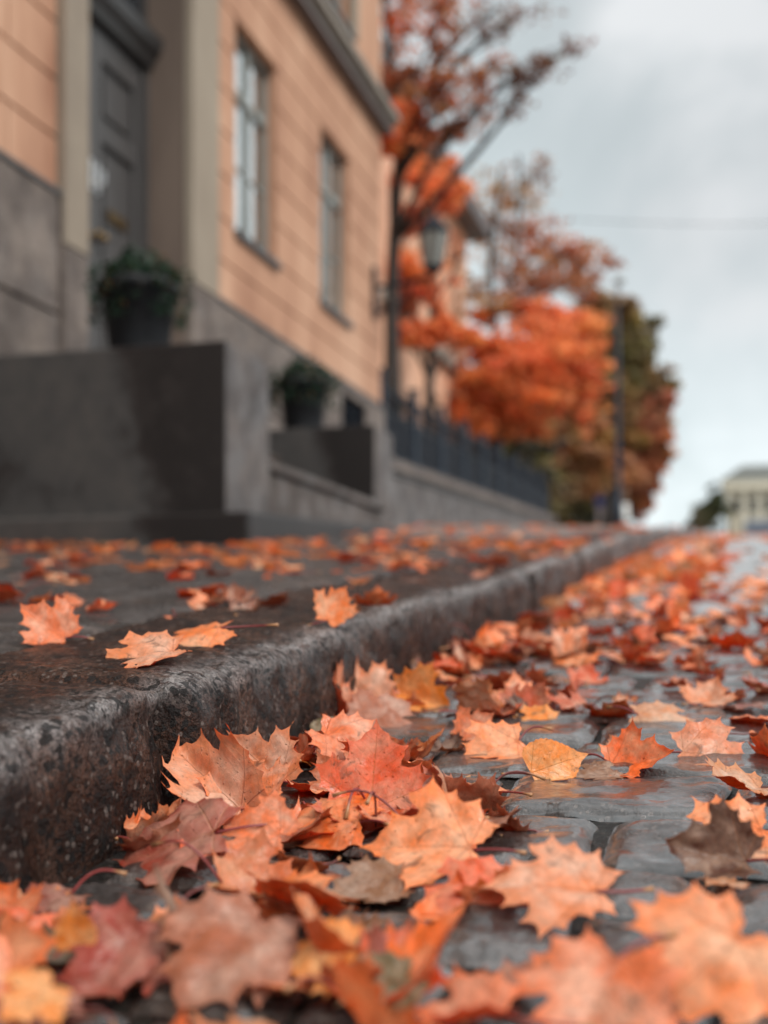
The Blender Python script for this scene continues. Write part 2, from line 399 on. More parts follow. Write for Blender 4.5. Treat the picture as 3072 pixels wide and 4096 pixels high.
def patches(recs, zf, nu, nv, drop, noise_amp, fade=.045, side=.05, rcf=.22):
    """rounded stone tops; recs = (x0,x1,y0,y1,seed,dz,tiltx,tilty)"""
    u = np.linspace(-1, 1, nu); v = np.linspace(-1, 1, nv)
    # denser to the rim
    u = np.sign(u) * np.abs(u) ** .75; v = np.sign(v) * np.abs(v) ** .75
    U, W = np.meshgrid(u, v); n = nu * nv
    base_i = np.arange(nu - 1)[None, :] + nu * np.arange(nv - 1)[:, None]
    q = np.stack([base_i, base_i + 1, base_i + 1 + nu, base_i + nu], -1).reshape(-1, 4)
    rim = list(range(nu)) + [nu * k + nu - 1 for k in range(1, nv)] + [nu * (nv - 1) + k for k in range(nu - 2, -1, -1)] + [nu * k for k in range(nv - 2, 0, -1)]
    rim = np.array(rim); nr = len(rim)
    sk = np.stack([rim, n + np.arange(nr), n + (np.arange(nr) + 1) % nr, np.roll(rim, -1)], -1)
    V = []; Fs = []; o = 0
    for (x0, x1, y0, y1, sd, dz, tx, ty) in recs:
        hx, hy = (x1 - x0) / 2, (y1 - y0) / 2
        # rounded rectangle mapping
        rc = min(hx, hy) * rcf
        sx = U * hx; sy = W * hy
        ax = np.abs(sx) - (hx - rc); ay = np.abs(sy) - (hy - rc)
        both = (ax > 0) & (ay > 0)
        L = np.hypot(ax, ay); Mx = np.maximum(ax, ay)
        k = np.where(both, Mx / np.maximum(L, 1e-6), 1)
        sx = np.where(both, np.sign(sx) * (hx - rc + ax * k), sx); sy = np.where(both, np.sign(sy) * (hy - rc + ay * k), sy)
        X = (x0 + x1) / 2 + sx; Y = (y0 + y1) / 2 + sy
        X = X + .006 * vnoise(X * 14 + sd, Y * 14, 0, 3) ; Y = Y + .006 * vnoise(X * 14 + sd, Y * 14, 5, 4)
        de = np.maximum(np.abs(U), np.abs(W)); dist = np.minimum((1 - np.abs(U)) * hx, (1 - np.abs(W)) * hy)
        e = np.clip(1 - dist / fade, 0, 1)
        Z = zf(X, Y) + dz + tx * sx + ty * sy - drop * e ** 2.2
        Z = Z + noise_amp * fbm(X * 13 + sd * 3.1, Y * 16, sd, 9, 4) + noise_amp * .45 * (1 - np.abs(fbm(X * 22 + sd, Y * 55, sd, 12, 3)) * 2)
        A = np.stack([X.ravel(), Y.ravel(), Z.ravel()], 1)
        B = A[rim].copy(); B[:, 2] -= side
        c = np.array([(x0 + x1) / 2, (y0 + y1) / 2]); B[:, :2] = c + (B[:, :2] - c) * .97
        V.append(A); V.append(B); Fs.append(q + o); Fs.append(sk[:, ::-1] + o); o += n + nr
    return np.concatenate(V), np.concatenate(Fs)

def sett_recs(y_from, y_to, x_to, rnd):
    recs = []; y = y_from
    while y < y_to:
        small = y < .98
        d = rnd.uniform(.105, .13) if small else rnd.uniform(.145, .185)
        x = KX + .004 - rnd.uniform(0, .1)
        while x < x_to:
            w = rnd.uniform(.075, .12) if small else rnd.uniform(.15, .30)
            g = .004
            x0 = max(x + g, KX + .002); x1 = x + w - g
            if x1 - x0 > .04:
                recs.append((x0, x1, y + g, y + d - g, rnd.uniform(0, 50), rnd.uniform(-.004, .004), rnd.uniform(-.02, .02), rnd.uniform(-.025, .025)))
            x += w
        y += d
    return recs, y
rnd = random.Random(5)
r1, ye = sett_recs(.25, 3.4, 1.9, rnd)
V1, F1 = patches(r1, road_z, 27, 21, .010, .0034, fade=.024)
r2, ye2 = sett_recs(ye, 30, 9.5, rnd)
V2, F2 = patches(r2, road_z, 9, 7, .010, .0030, fade=.03, side=.03)
road = np_obj('road', np.concatenate([V1, V2]), np.concatenate([F1, F2 + len(V1)]), [M['sett'], M['sett_sky_sheen']], mi=np.concatenate([np.zeros(len(F1), int), (V2[F2[:, 0], 1] > 3.4).astype(int)]))
structure(road)
structure(sheet('road_bed', np.linspace(-.548, 12, 26), np.concatenate([np.linspace(-4, 30, 120)]), lambda x, y: road_z(x, y) - .010, M['soil']))
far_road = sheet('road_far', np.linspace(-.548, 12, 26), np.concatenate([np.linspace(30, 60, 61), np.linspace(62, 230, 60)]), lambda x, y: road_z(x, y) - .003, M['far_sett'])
structure(far_road)
structure(sheet('road_side', np.linspace(9.6, 12, 6), np.linspace(-4, 30, 60), lambda x, y: road_z(x, y) - .004, M['far_sett']))

# kerb stones: a profile swept along the street, rounded arris, chipped and pitted
WEAR_HIGHLIGHT = []  # per vertex: worn arris plus painted edge highlight
def kerb_mesh():
    joints = [-.5, 1.195, 2.62, 3.70]
    r = random.Random(3)
    while joints[-1] < 90: joints.append(joints[-1] + r.uniform(1.05, 1.5))
    Vs = []; Fs = []; o = 0
    for a, b in zip(joints[:-1], joints[1:]):
        near = a < 5
        R = .022
        prof = []
        nface = 26 if near else 8
        for k in range(nface): prof.append((0, -.17 + (.17 - R) * k / (nface - 1), 0))
        na = 12 if near else 5
        for k in range(1, na + 1):
            t = math.pi / 2 * k / na; prof.append((-R + R * math.cos(t), -R + R * math.sin(t), 1))
        ntop = 36 if near else 8
        for k in range(1, ntop + 1): prof.append((-R - (.32 - R) * k / ntop, 0, 2))
        prof.append((-.322, -.08, 2))
        P = np.array([(p[0], p[1]) for p in prof]); kind = np.array([p[2] for p in prof])
        ln = b - a - .014
        st = .007 if a < 3.6 else (.02 if near else .12)
        ns = max(4, int(ln / st)); t = np.linspace(0, 1, ns)
        sv = a + .007 + ln * t
        if near:
            sv = np.concatenate([[sv[0]], sv[0] + np.array([.003, .006, .010, .015]), sv[4:-4], sv[-1] - np.array([.015, .010, .006, .003]), [sv[-1]]])
            sv = np.sort(sv)
        S, I = np.meshgrid(sv, np.arange(len(P)), indexing='ij')
        PX = P[I, 0]; PZ = P[I, 1]
        de = np.minimum(S - sv[0], sv[-1] - S)
        e = np.clip(1 - de / .026, 0, 1) ** 2
        jit = r.uniform(-.007, .007); jz = r.uniform(-.005, .005)
        jit, jz = {-.5: (0, 0), 1.195: (.004, .004), 2.62: (-.022, -.012), 3.70: (-.004, -.002)}.get(a, (jit, jz))
        w = 1 - np.exp(-((S - a) * (b - S)) * 60)
        cx = .012 * fbm(S * 2.6, PZ * 3, a, 31, 3) + .005 * fbm(S * 17, PZ * 17, PX * 17, 32, 4) + .0022 * fbm(S * 70, PZ * 40, PX * 60, 36, 3)
        chip = np.exp(-((PX + .014) ** 2 + (PZ + .014) ** 2) / .0011)
        ch = chip * (.009 * fbm(S * 5.5, 0 * S, a, 33, 4) - .004 + .005 * fbm(S * 24, PX * 20, 2, 34, 3))
        dz = .004 * fbm(S * 5, PX * 8, 1, 35, 4) + .0025 * fbm(S * 26, PX * 26, 1, 37, 3) + .0012 * fbm(S * 80, PX * 80, 1, 38, 2)
        face = np.clip(-PZ / .03, 0, 1); top = np.clip(-PX / .03, 0, 1)
        X = KX + PX + jit + face * cx + ch * .8 - e * .020 * face
        Z = gs(S) + .13 + PZ + jz + .02 * (-PX) + top * dz + ch * .9 - e * .014 * top
        Vv = np.stack([X.ravel(), S.ravel(), Z.ravel()], 1)
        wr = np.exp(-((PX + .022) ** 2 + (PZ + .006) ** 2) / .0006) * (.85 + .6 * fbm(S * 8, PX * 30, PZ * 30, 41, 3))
        WEAR_HIGHLIGHT.append(np.clip(wr.ravel(), 0, 1)); WEAR_HIGHLIGHT.append(np.zeros(2 * len(P)))
        n2 = len(P); i = np.arange(n2 - 1)[None, :] + n2 * np.arange(len(sv) - 1)[:, None]
        Fq = np.stack([i, i + 1, i + 1 + n2, i + n2], -1).reshape(-1, 4)
        Vs.append(Vv); Fs.append(Fq + o)
        # end caps as fans of quads to the inside
        c0 = Vv[:n2].copy(); c0[:, 0] = KX - .2; c0[:, 2] = gs(a) + .02
        c1 = Vv[-n2:].copy(); c1[:, 0] = KX - .2; c1[:, 2] = gs(b) + .02
        m = len(Vv); Vs.append(c0); Vs.append(c1)
        j = np.arange(n2 - 1)
        Fs.append(np.stack([j, m + j, m + j + 1, j + 1], -1) + o)
        l0 = m - n2
        Fs.append(np.stack([l0 + j, l0 + j + 1, m + n2 + j + 1, m + n2 + j], -1) + o)
        o += m + 2 * n2
    return np.concatenate(Vs), np.concatenate(Fs)
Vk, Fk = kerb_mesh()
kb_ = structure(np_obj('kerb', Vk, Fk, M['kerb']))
kb_.data.attributes.new('wear_highlight', 'FLOAT', 'POINT').data.foreach_set('value', np.concatenate(WEAR_HIGHLIGHT).astype(np.float32))
structure(sheet('kerb_far', np.array([KX - .32, KX - .03, KX]), np.linspace(89, 220, 60), lambda x, y: gs(y) + .13 + .02 * (KX - x) - .02 * (x > KX - .001), M['far_slab']))
_kf = sheet('kerb_far_face', np.array([0.0, 1.0]), np.linspace(89, 220, 60), lambda x, y: gs(y) + .11 * (1 - x) - .02 * x, M['far_slab'])
for v in _kf.data.vertices: v.co.x = KX
structure(_kf)

# pavement slabs
precs = []; y = .4; r = random.Random(9)
rows = [(-.3, 1.195)]; yy = 1.195
while yy < 13.2: d = r.uniform(.42, .62); rows.append((yy, yy + d)); yy += d
for (a, b) in rows:
    x = KX - .326; first = True
    while x > -3.75:
        w = r.uniform(.45, .85)
        if x - w < -3.4: w = x + 3.80
        g = .004
        precs.append((x - w + g, x - g, a + g, b - g, r.uniform(0, 60), r.uniform(-.003, .003), r.uniform(-.006, .006), r.uniform(-.006, .006)))
        x -= w
Vp, Fp = patches([q for q in precs if q[2] < 4], pave_z, 49, 41, .012, .0036, fade=.03, side=.04)
Vq, Fq = patches([q for q in precs if q[2] >= 4], pave_z, 15, 13, .011, .0036, fade=.03, side=.04)
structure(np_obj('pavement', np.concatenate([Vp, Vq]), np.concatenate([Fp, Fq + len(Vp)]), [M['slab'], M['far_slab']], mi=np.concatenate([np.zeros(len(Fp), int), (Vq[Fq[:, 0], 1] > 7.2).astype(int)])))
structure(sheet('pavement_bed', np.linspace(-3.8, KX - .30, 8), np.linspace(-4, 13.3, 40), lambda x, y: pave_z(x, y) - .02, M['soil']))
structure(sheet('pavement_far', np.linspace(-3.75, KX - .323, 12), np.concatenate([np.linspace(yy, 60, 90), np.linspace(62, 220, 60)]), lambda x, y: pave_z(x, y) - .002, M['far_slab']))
# wide park pavement past the fence, yard behind the fence, ground to the horizon
structure(sheet('path', np.linspace(-8, -3.752, 12), np.linspace(27.2, 220, 120), lambda x, y: pave_z(x, y) - .006, M['far_slab']))
structure(sheet('yard', np.linspace(-45, -3.9, 20), np.linspace(13.3, 26.9, 20), lambda x, y: yard_z(y) - .06 + 0 * x, M['grass']))
structure(sheet('park_ground', np.linspace(-60, -8.002, 12), np.linspace(26.9, 220, 60), lambda x, y: pave_z(-8, y) + .03 * (-8 - x) * 0 + .01, M['grass']))
structure(sheet('ground', np.linspace(-500, 500, 41), np.concatenate([np.linspace(-60, 0, 7), np.linspace(10, 400, 60)]), lambda x, y: gs(y) - .55 + 0 * x, M['grass']))
structure(sheet('plateau', np.linspace(-80, 80, 21), np.linspace(222, 395, 30), lambda x, y: gs(y) - .05 + 0 * x, M['far_sett']))
structure(sheet('verge', np.linspace(12.004, 60, 10), np.linspace(-4, 222, 80), lambda x, y: road_z(12, y) + .02 + 0 * x, M['grass']))

# ------------------------------------------------------------------ the salmon house
def wall_grid(mb, holes, y0, y1, z0, z1, xf, xb, mi=0):
    """a wall slab between xb and xf with rectangular holes (ya,yb,za,zb), as butt-jointed boxes sharing no faces"""
    ys = sorted({y0, y1, *[min(max(h[0], y0), y1) for h in holes], *[min(max(h[1], y0), y1) for h in holes]})
    zs = sorted({z0, z1, *[min(max(h[2], z0), z1) for h in holes], *[min(max(h[3], z0), z1) for h in holes]})
    def hole(a, b, c, d):
        my, mz = (a + b) / 2, (c + d) / 2
        return any(h[0] < my < h[1] and h[2] < mz < h[3] for h in holes)
    solid = {(i, j): not hole(ys[i], ys[i + 1], zs[j], zs[j + 1]) for i in range(len(ys) - 1) for j in range(len(zs) - 1)}
    for (i, j), s in solid.items():
        if not s: continue
        a, b, c, d = ys[i], ys[i + 1], zs[j], zs[j + 1]
        mb.add([(xf, a, c), (xf, b, c), (xf, b, d), (xf, a, d)], [(0, 1, 2, 3)], mi)
        for (di, dj, q) in ((-1, 0, [(xf, a, c), (xf, a, d), (xb, a, d), (xb, a, c)]), (1, 0, [(xf, b, c), (xb, b, c), (xb, b, d), (xf, b, d)]),
                            (0, -1, [(xf, a, c), (xb, a, c), (xb, b, c), (xf, b, c)]), (0, 1, [(xf, a, d), (xf, b, d), (xb, b, d), (xb, a, d)])):
            if not solid.get((i + di, j + dj), False): mb.add(q, [(0, 1, 2, 3)], mi)

H1 = empty('town_house', (FX, 6, 1.0), 'salmon rendered stone house with grey plinth and dark doorway beside the pavement', 'house')
WZ0, WZ1 = 3.18, 4.83
wins = [(9.09, 10.0, WZ0, WZ1), (11.2, 12.1, WZ0, WZ1), (3.6, 4.5, WZ0, WZ1), (1.5, 2.4, WZ0, WZ1)]
upper = [(9.09, 10.0, 6.1, 8.0), (11.2, 12.1, 6.1, 8.0), (6.9, 7.95, 6.1, 8.0), (3.6, 4.5, 6.1, 8.0)]
doorh = (6.68, 8.17, 1.45, 5.30)
base = MB()
holes = wins + upper + [doorh]
wall_grid(base, holes, -4, 13.28, 2.53, 10.5, FX - .022, FX - .34)
# rusticated courses standing proud of the joints
g = .010
zc = [2.545] + [2.86 + .331 * k for k in range(9)]
zc = [z for z in zc if z < 5.55] + [5.60]
for k in range(len(zc) - 1):
    a, b = zc[k] + (g if k else 0), zc[k + 1] - g
    vj = [5.90, 4.95, 3.2, 1.0] if k % 2 == 0 else [5.45, 4.5, 2.6, .3]
    hs2 = wins + [doorh, (6.40, 8.64, 0, 9)] + [(v - g, v + g, 0, 9) for v in vj]
    wall_grid(base, hs2, -4, 13.30, a, b, FX - .006, FX - .021)
wall_grid(base, upper, -4, 13.295, 5.80, 10.5, FX - .004, FX - .021)
base.build('wall', M['orange'], H1)
side = MB(); side.box(-12, FX - .35, 13.0, 13.285, 0, 10.5); side.box(-12, FX - .35, -4, -3.7, 0, 10.5); side.box(-12, -11.7, -3.69, 12.99, 0, 10.5)
side.build('end_wall', M['orange'], H1)
room = MB(); room.box(-7.5, -7.3, -3.6, 12.9, 1, 9.5); room.box(-7.29, FX - .36, -3.6, 12.9, 1.0, 1.2); room.box(-7.29, FX - .36, -3.6, 12.9, 5.35, 5.6)
room.build('inner_wall', M['room'], H1)
pl = MB()
bwin = (11.75, 12.6, 2.02, 2.42)
vent = (9.74, 9.92, 1.95, 2.11)
for (za, zb) in ((-.4, 1.82), (1.85, 2.515)):
    for (ya, yb) in ((-4, 2.0), (2.03, 4.1), (4.13, 6.36), (6.39, 6.679), (8.171, 8.63), (8.65, 10.6), (10.63, 13.33)):
        wall_grid(pl, [bwin, vent], ya, yb, za, zb, FX + .03, FX - .33)
pl.box(FX - .33, FX + .012, -4, 6.675, -.4, 2.50); pl.box(FX - .33, FX + .010, 6.68, 8.17, .2, 1.44)
wall_grid(pl, [bwin, vent], 8.175, 13.325, -.4, 2.50, FX + .012, FX - .335)
pl.build('plinth', M['plinth'], H1, bevel=.006)
cap = MB()
cap.box(FX - .02, FX + .045, -4, 6.39, 2.517, 2.548); cap.box(FX - .02, FX + .045, 8.64, 13.34, 2.517, 2.548)
cap.build('plinth_cap', M['paint_door'], H1, bevel=.006)
co = MB()
co.prism([(FX - .02, 5.62), (FX + .06, 5.62), (FX + .07, 5.66), (FX + .12, 5.70), (FX + .17, 5.72), (FX + .17, 5.80), (FX + .02, 5.86), (FX - .02, 5.86)], 'y', -4, 13.46)
co.build('cornice', M['cornice'], H1)
sl = MB(); sl.box(FX - .02, FX + .11, -4, 13.42, 5.575, 5.618)
sl.build('cornice_shadow', M['roof'], H1)  # dark strip standing in for the shade under the cornice
rf = MB(); rf.box(-12.3, FX + .5, -4.2, 13.8, 10.5, 10.9)
rf.build('roof', M['roof'], H1)
for wi, (a, b, c, d) in enumerate(wins + upper):
    f = MB(); x0, x1 = FX - .135, FX - .085; t = .055
    f.box(x0, x1, a, a + t, c, d); f.box(x0, x1, b - t, b, c, d); f.box(x0, x1, a + t, b - t, c, c + t); f.box(x0, x1, a + t, b - t, d - t, d)
    mid = (a + b) / 2; tr = c + (d - c) * .70
    f.box(x0 - .01, x1 + .012, a + t, b - t, tr - .035, tr + .035)
    f.box(x0, x1 + .005, mid - .03, mid + .03, c + t, tr - .035); f.box(x0, x1 + .005, mid - .03, mid + .03, tr + .035, d - t)
    for q in (.25, .75):
        pass
    f.box(x0 + .01, x1 - .01, a + t, mid - .03, c + (tr - c) * .5 - .012, c + (tr - c) * .5 + .012)
    f.box(x0 + .01, x1 - .01, mid + .03, b - t, c + (tr - c) * .5 - .012, c + (tr - c) * .5 + .012)
    w = f.build('window', M['winframe'], H1, bevel=.004)
    p = MB(); p.box(FX - .113, FX - .107, a + t, b - t, c + t, d - t)
    po = p.build('pane', M['glass']); po.parent = w; po.matrix_parent_inverse = w.matrix_world.inverted() @ Matrix.Identity(4)
    po.matrix_parent_inverse = Matrix.Translation(-H1.location) @ Matrix.Identity(4); po.matrix_parent_inverse = Matrix.Identity(4)
    cu = MB(); n = 24
    ys = np.linspace(a - .02, a + (b - a) * (.62 if wi != 1 else .30), n)
    vs = [(FX - .15 + .010 * math.sin(i * 2.1), y, z) for z in (c, d) for i, y in enumerate(ys)]
    cu.add(vs, [(i, i + 1, n + i + 1, n + i) for i in range(n - 1)])
    if wi in (0, 2, 3):
        co_ = cu.build('curtain', M['curtain']); co_.parent = w
    s = MB(); s.box(FX - .08, FX + (.035 if c < 5 else .06), a - .03, b + .03, c - .055, c - .002)
    so = s.build('window_sill', M['paint_door'], bevel=.004); so.parent = w
    if c > 5:
        s2 = MB(); e = .17
        for (ya, yb, za, zb) in ((a - e, a, c, d + e), (b, b + e, c, d + e), (a, b, d, d + e)): s2.box(FX - .003, FX + .05, ya, yb, za, zb)
        o = s2.build('window_surround', M['buff']); o.parent = w
bw = MB()
bw.box(FX - .30, FX - .28, bwin[0], bwin[1], bwin[2], bwin[3])
b_ = bw.build('basement_window', M['glass_dark'], H1)
gr = MB()
for k in range(7): yb = bwin[0] + .06 + k * .12; gr.box(FX - .02, FX + .0, yb, yb + .018, bwin[2], bwin[3])
g_ = gr.build('grille', M['iron']); g_.parent = b_
vt = MB(); vt.box(FX - .2, FX - .15, vent[0], vent[1], vent[2], vent[3]); vt.build('vent', M['iron'], H1)

# doorway: pilasters, lintel, recess, double door
ps = MB()
ps.box(FX - .022, FX + .055, 6.405, 6.68, 2.25, 5.57); ps.build('pilaster', M['buff'], H1, bevel=.01); ps = MB(); ps.box(FX - .022, FX + .055, 8.17, 8.637, 2.52, 5.57)
ps.build('pilaster', M['buff'], H1, bevel=.01)
for (a, b, c) in ((6.405, 6.678, 2.248), (8.172, 8.632, 2.515)):
    db = MB(); db.box(FX - .02, FX + .05, a, b, .45, c); db.build('pilaster_base', M['plinth'], H1, bevel=.01)
jb = MB()
jb.box(-4.30, FX - .022, 6.50, 6.682, 1.45, 5.30); jb.box(-4.30, FX - .022, 8.168, 8.36, 1.45, 5.30); jb.box(-4.30, FX - .022, 6.683, 8.167, 5.28, 5.45)
jb.build('door_reveal', M['reveal'], H1)
DX = -4.04
tb = MB()
tb.prism([(DX - .05, 4.05), (DX + .07, 4.05), (DX + .09, 4.10), (DX + .14, 4.16), (DX + .16, 4.24), (DX + .02, 4.27), (DX - .05, 4.27)], 'y', 6.69, 8.16)
tb.box(DX - .04, DX + .03, 6.69, 6.78, 4.27, 5.28); tb.box(DX - .04, DX + .03, 8.07, 8.16, 4.27, 5.28); tb.box(DX - .04, DX + .03, 7.39, 7.46, 4.27, 5.28); tb.box(DX - .04, DX + .03, 6.78, 8.07, 5.2, 5.28)
trn = tb.build('transom', M['paint_dark'], H1)
fg = MB(); fg.box(DX - .02, DX - .01, 6.78, 8.07, 4.27, 5.2); fo = fg.build('fanlight', M['glass_dark']); fo.parent = trn
dr_fr = MB(); dr_fr.box(DX - .05, DX + .04, 6.685, 6.76, 1.5, 4.05); dr_fr.box(DX - .05, DX + .04, 8.09, 8.165, 1.5, 4.05)
dr_fr.build('door_frame', M['paint_door'], H1)
for (a, b, hnd) in ((6.765, 7.418, 7.37), (7.424, 8.085, 7.46)):
    d = MB(); x0, x1 = DX - .045, DX + .0
    d.box(x0, x1 - .02, a, b, 1.5, 4.045)
    st_ = .095
    for (ya, yb, za, zb) in ((a, a + st_, 1.5, 4.045), (b - st_, b, 1.5, 4.045), (a + st_, b - st_, 1.5, 1.72), (a + st_, b - st_, 3.84, 4.045), (a + st_, b - st_, 3.30, 3.44), (a + st_, b - st_, 2.35, 2.46)):
        d.box(x1 - .0195, x1 + .012, ya, yb, za, zb)
    for (za, zb) in ((1.78, 2.29), (2.52, 3.24), (3.50, 3.78)):
        d.box(x1 - .0195, x1 + .001, a + st_ + .06, b - st_ - .06, za, zb)
    do = d.build('door', M['paint_door'], H1, bevel=.006)
    kb = MB(); kb.lathe([(.001, -.0), (.022, .0), (.022, .006), (.010, .012), (.010, .03), (.026, .045), (.030, .06), (.020, .075), (.001, .078)], 16)
    for i in range(len(kb.v)): v = kb.v[i]; kb.v[i] = (DX + .012 + v[2], hnd + v[0], 2.63 + v[1])
    k_ = kb.build('knob', M['brass'], smooth=True); k_.parent = do
    hd = MB(); hd.box(DX + .012, DX + .022, hnd - .02, hnd + .02, 2.93, 3.13); hd.tube([(DX + .02, hnd, 3.08), (DX + .06, hnd, 3.07), (DX + .06, hnd, 2.99), (DX + .02, hnd, 2.98)], .01)
    h_ = hd.build('handle', M['steel'], smooth=False); h_.parent = do
mp = MB(); mp.box(DX + .0135, DX + .022, 7.60, 7.86, 2.80, 2.88); mp.box(DX + .022, DX + .027, 7.62, 7.84, 2.83, 2.86)
mo = mp.build('letter_plate', M['brass'], H1)

# ------------------------------------------------------------------ entrance steps with cheek blocks
E = empty('entrance_steps', (-3.0, 7.5, .75), 'granite entrance steps between two square cheek blocks below the dark doorway', 'steps')
def cheek(y0, y1, xf, zt):
    b = MB(); zb = .35
    b.box(FX - .1, xf, y0, y1, zb, zt)
    o = b.build('cheek_block', [M['block'], M['block_front']], E, bevel=.008)
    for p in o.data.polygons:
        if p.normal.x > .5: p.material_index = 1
    return o
cheek(5.69, 6.29, -2.375, 1.455); cheek(8.65, 9.15, -2.46, 1.53)
for k, (xt, za, zb) in enumerate([(-2.40, .30, .95), (-2.95, .951, 1.15), (-3.2, 1.151, 1.32), (-3.45, 1.321, 1.49)]):
    s = MB(); s.box(FX + .052, xt, 6.305, 8.645, za, zb - .05); s.box(FX + .052, xt + .03, 6.303, 8.647, zb - .049, zb)
    s.build('step', M['step'], E, bevel=.01)
bs = MB()
za, zb = .60, .83
bs.add([(-2.2, 5.55, -.1), (-2.2, 9.75, .2), (-3.66, 9.75, .2), (-3.66, 5.55, -.1), (-2.2, 5.55, za), (-2.2, 9.75, zb), (-3.66, 9.75, zb), (-3.66, 5.55, za)],
       [(0, 3, 2, 1), (4, 5, 6, 7), (0, 1, 5, 4), (1, 2, 6, 5), (2, 3, 7, 6), (3, 0, 4, 7)])
bs.build('base_course', M['block'], E, bevel=.015)
b2 = MB(); zz = lambda y: .60 + (y + .4 - 5.55) * (.23 / 4.2)

# ------------------------------------------------------------------ pots with trailing plants
def pot(name, loc, R, H, label, sd, trail):
    e = empty(name, loc, label, 'plant pot', 'black plant pots on the cheek blocks')
    b = MB(); b.lathe([(R * .72, 0), (R * .74, .01), (R * .96, H * .86), (R * 1.03, H * .87), (R * 1.06, H * .99), (R * 1.0, H), (R * .93, H * .98), (R * .9, H * .88), (.001, H * .86)], 32, loc)
    b.build('pot', M['pot'], e, smooth=True)
    r = random.Random(sd); vs = []; fs = []; cols = []
    for k in range(900):
        a = r.uniform(0, 2 * math.pi); q = r.random() ** .5
        if r.random() < .35:
            rr = R * r.uniform(1.0, trail); z = H * r.uniform(.45, 1.15)
        else:
            rr = R * 1.1 * q; z = H + (1 - q * q) * H * .32 * r.uniform(.3, 1.3) + H * .10 * math.sin(a * 3)
        c = Vector(loc) + Vector((rr * math.cos(a), rr * math.sin(a), z))
        sz = r.uniform(.012, .026)
        M3 = Matrix.Rotation(r.uniform(0, 6.28), 3, 'Z') @ Matrix.Rotation(r.uniform(-1.2, 1.2), 3, 'X')
        i = len(vs)
        for (p, w, h) in ((-1.2, 0, 0), (0, .8, .15), (1.4, 0, 0), (0, -.8, .15)): vs.append(c + M3 @ Vector((w, p, h)) * sz)
        fs.append((i, i + 1, i + 2, i + 3))
        g = r.uniform(.6, 1.4); cc = (.025 * g, .055 * g, .032 * g) if r.random() < .93 else (.20, .10, .03)
        cols += [(*cc, 1)] * 4
    pm = MB(); pm.add(vs, fs); o = pm.build('foliage', M['crown'], e)
    at = o.data.color_attributes.new('tint', 'FLOAT_COLOR', 'POINT'); at.data.foreach_set('color', np.array(cols, np.float32).ravel())
    st = MB()
    for k in range(9):
        a = r.uniform(0, 6.28); st.tube([Vector(loc) + Vector((0, 0, H * .85)), Vector(loc) + Vector((R * .6 * math.cos(a), R * .6 * math.sin(a), H * 1.2)), Vector(loc) + Vector((R * 1.25 * math.cos(a), R * 1.25 * math.sin(a), H * .8))], .004, 5)
    st.build('stems', M['bark'], e)
pot('plant_pot', (-3.02, 6.05, 1.457), .205, .42, 'large black pot of dark trailing greenery on the nearer cheek block by the door', 3, 1.45)
pot('plant_pot', (-3.09, 8.90, 1.532), .19, .40, 'smaller looking black pot of drooping greenery on the cheek block by the fence', 4, 1.5)

# ------------------------------------------------------------------ bracket lantern on the house corner
LN = empty('wall_lantern', (FX, 13.0, 3.7), 'old iron lantern on a scrolled bracket at the corner of the salmon house', 'lantern')
b = MB(); b.box(FX + .001, FX + .03, 12.95, 13.05, 3.45, 4.0)
b.tube([(FX + .02, 13, 3.78), (FX + .35, 13, 3.80), (FX + .66, 13, 3.86)], .022)
b.tube([(FX + .02, 13, 3.50)] + [(FX + .05 + .36 * math.sin(t), 13, 3.76 - .24 * math.cos(t)) for t in np.linspace(.2, 1.5, 8)], .016)
b.build('bracket', M['iron'], LN)
b = MB(); b.lathe([(.03, 3.87), (.10, 3.93), (.10, 3.96)], 6, (FX + .66, 13, 0)); b.lathe([(.17, 4.31), (.18, 4.33), (.12, 4.40), (.05, 4.46), (.02, 4.55), (.001, 4.57)], 6, (FX + .66, 13, 0))
for k in range(6):
    a = math.pi / 3 * k; b.tube([(FX + .66 + .10 * math.cos(a), 13 + .10 * math.sin(a), 3.95), (FX + .66 + .165 * math.cos(a), 13 + .165 * math.sin(a), 4.32)], .008, 5)
b.build('cage', M['iron'], LN)
b = MB(); b.lathe([(.092, 3.965), (.152, 4.305)], 6, (FX + .66, 13, 0)); b.build('lantern_glass', M['winframe'], LN)

# ------------------------------------------------------------------ retaining wall with iron fence
RW = empty('retaining_wall', (FX, 13.4, 1.3), 'low grey stone retaining wall with a coping along the pavement', 'wall')
wt = lambda y: 2.02 + (y - 13.9) * (.55 / 12.3)
def slope_box(mb, x0, x1, y0, y1, zb0, zb1, zt0, zt1):
    mb.add([(x0, y0, zb0), (x1, y0, zb0), (x1, y1, zb1), (x0, y1, zb1), (x0, y0, zt0), (x1, y0, zt0), (x1, y1, zt1), (x0, y1, zt1)],
           [(0, 3, 2, 1), (4, 5, 6, 7), (0, 1, 5, 4), (1, 2, 6, 5), (2, 3, 7, 6), (3, 0, 4, 7)])
b = MB(); slope_box(b, FX - .35, FX + .02, 13.335, 27.1, .8, 1.9, wt(13.335) - .12, wt(27.1) - .12); b.build('wall_body', M['block_front'], RW)
b = MB(); slope_box(b, FX - .40, FX + .09, 13.345, 27.15, wt(13.345) - .119, wt(27.15) - .119, wt(13.345), wt(27.15)); b.build('coping', M['plinth'], RW, bevel=.01)
b = MB(); slope_box(b, FX - .02, FX + .05, 13.345, 27.1, wt(13.345) - .17, wt(27.1) - .17, wt(13.345) - .1195, wt(27.1) - .1195); b.build('coping_shadow', M['block'], RW)  # dark strip makes the shadow line below the coping
IF = empty('iron_fence', (FX - .1, 13.5, 2.0), 'blue black iron railing fence with square posts on the retaining wall', 'fence')
y = 13.5; k = 0
ph = lambda y: .86 - .01 * (y - 13.5)
bars = MB(); rails = MB()
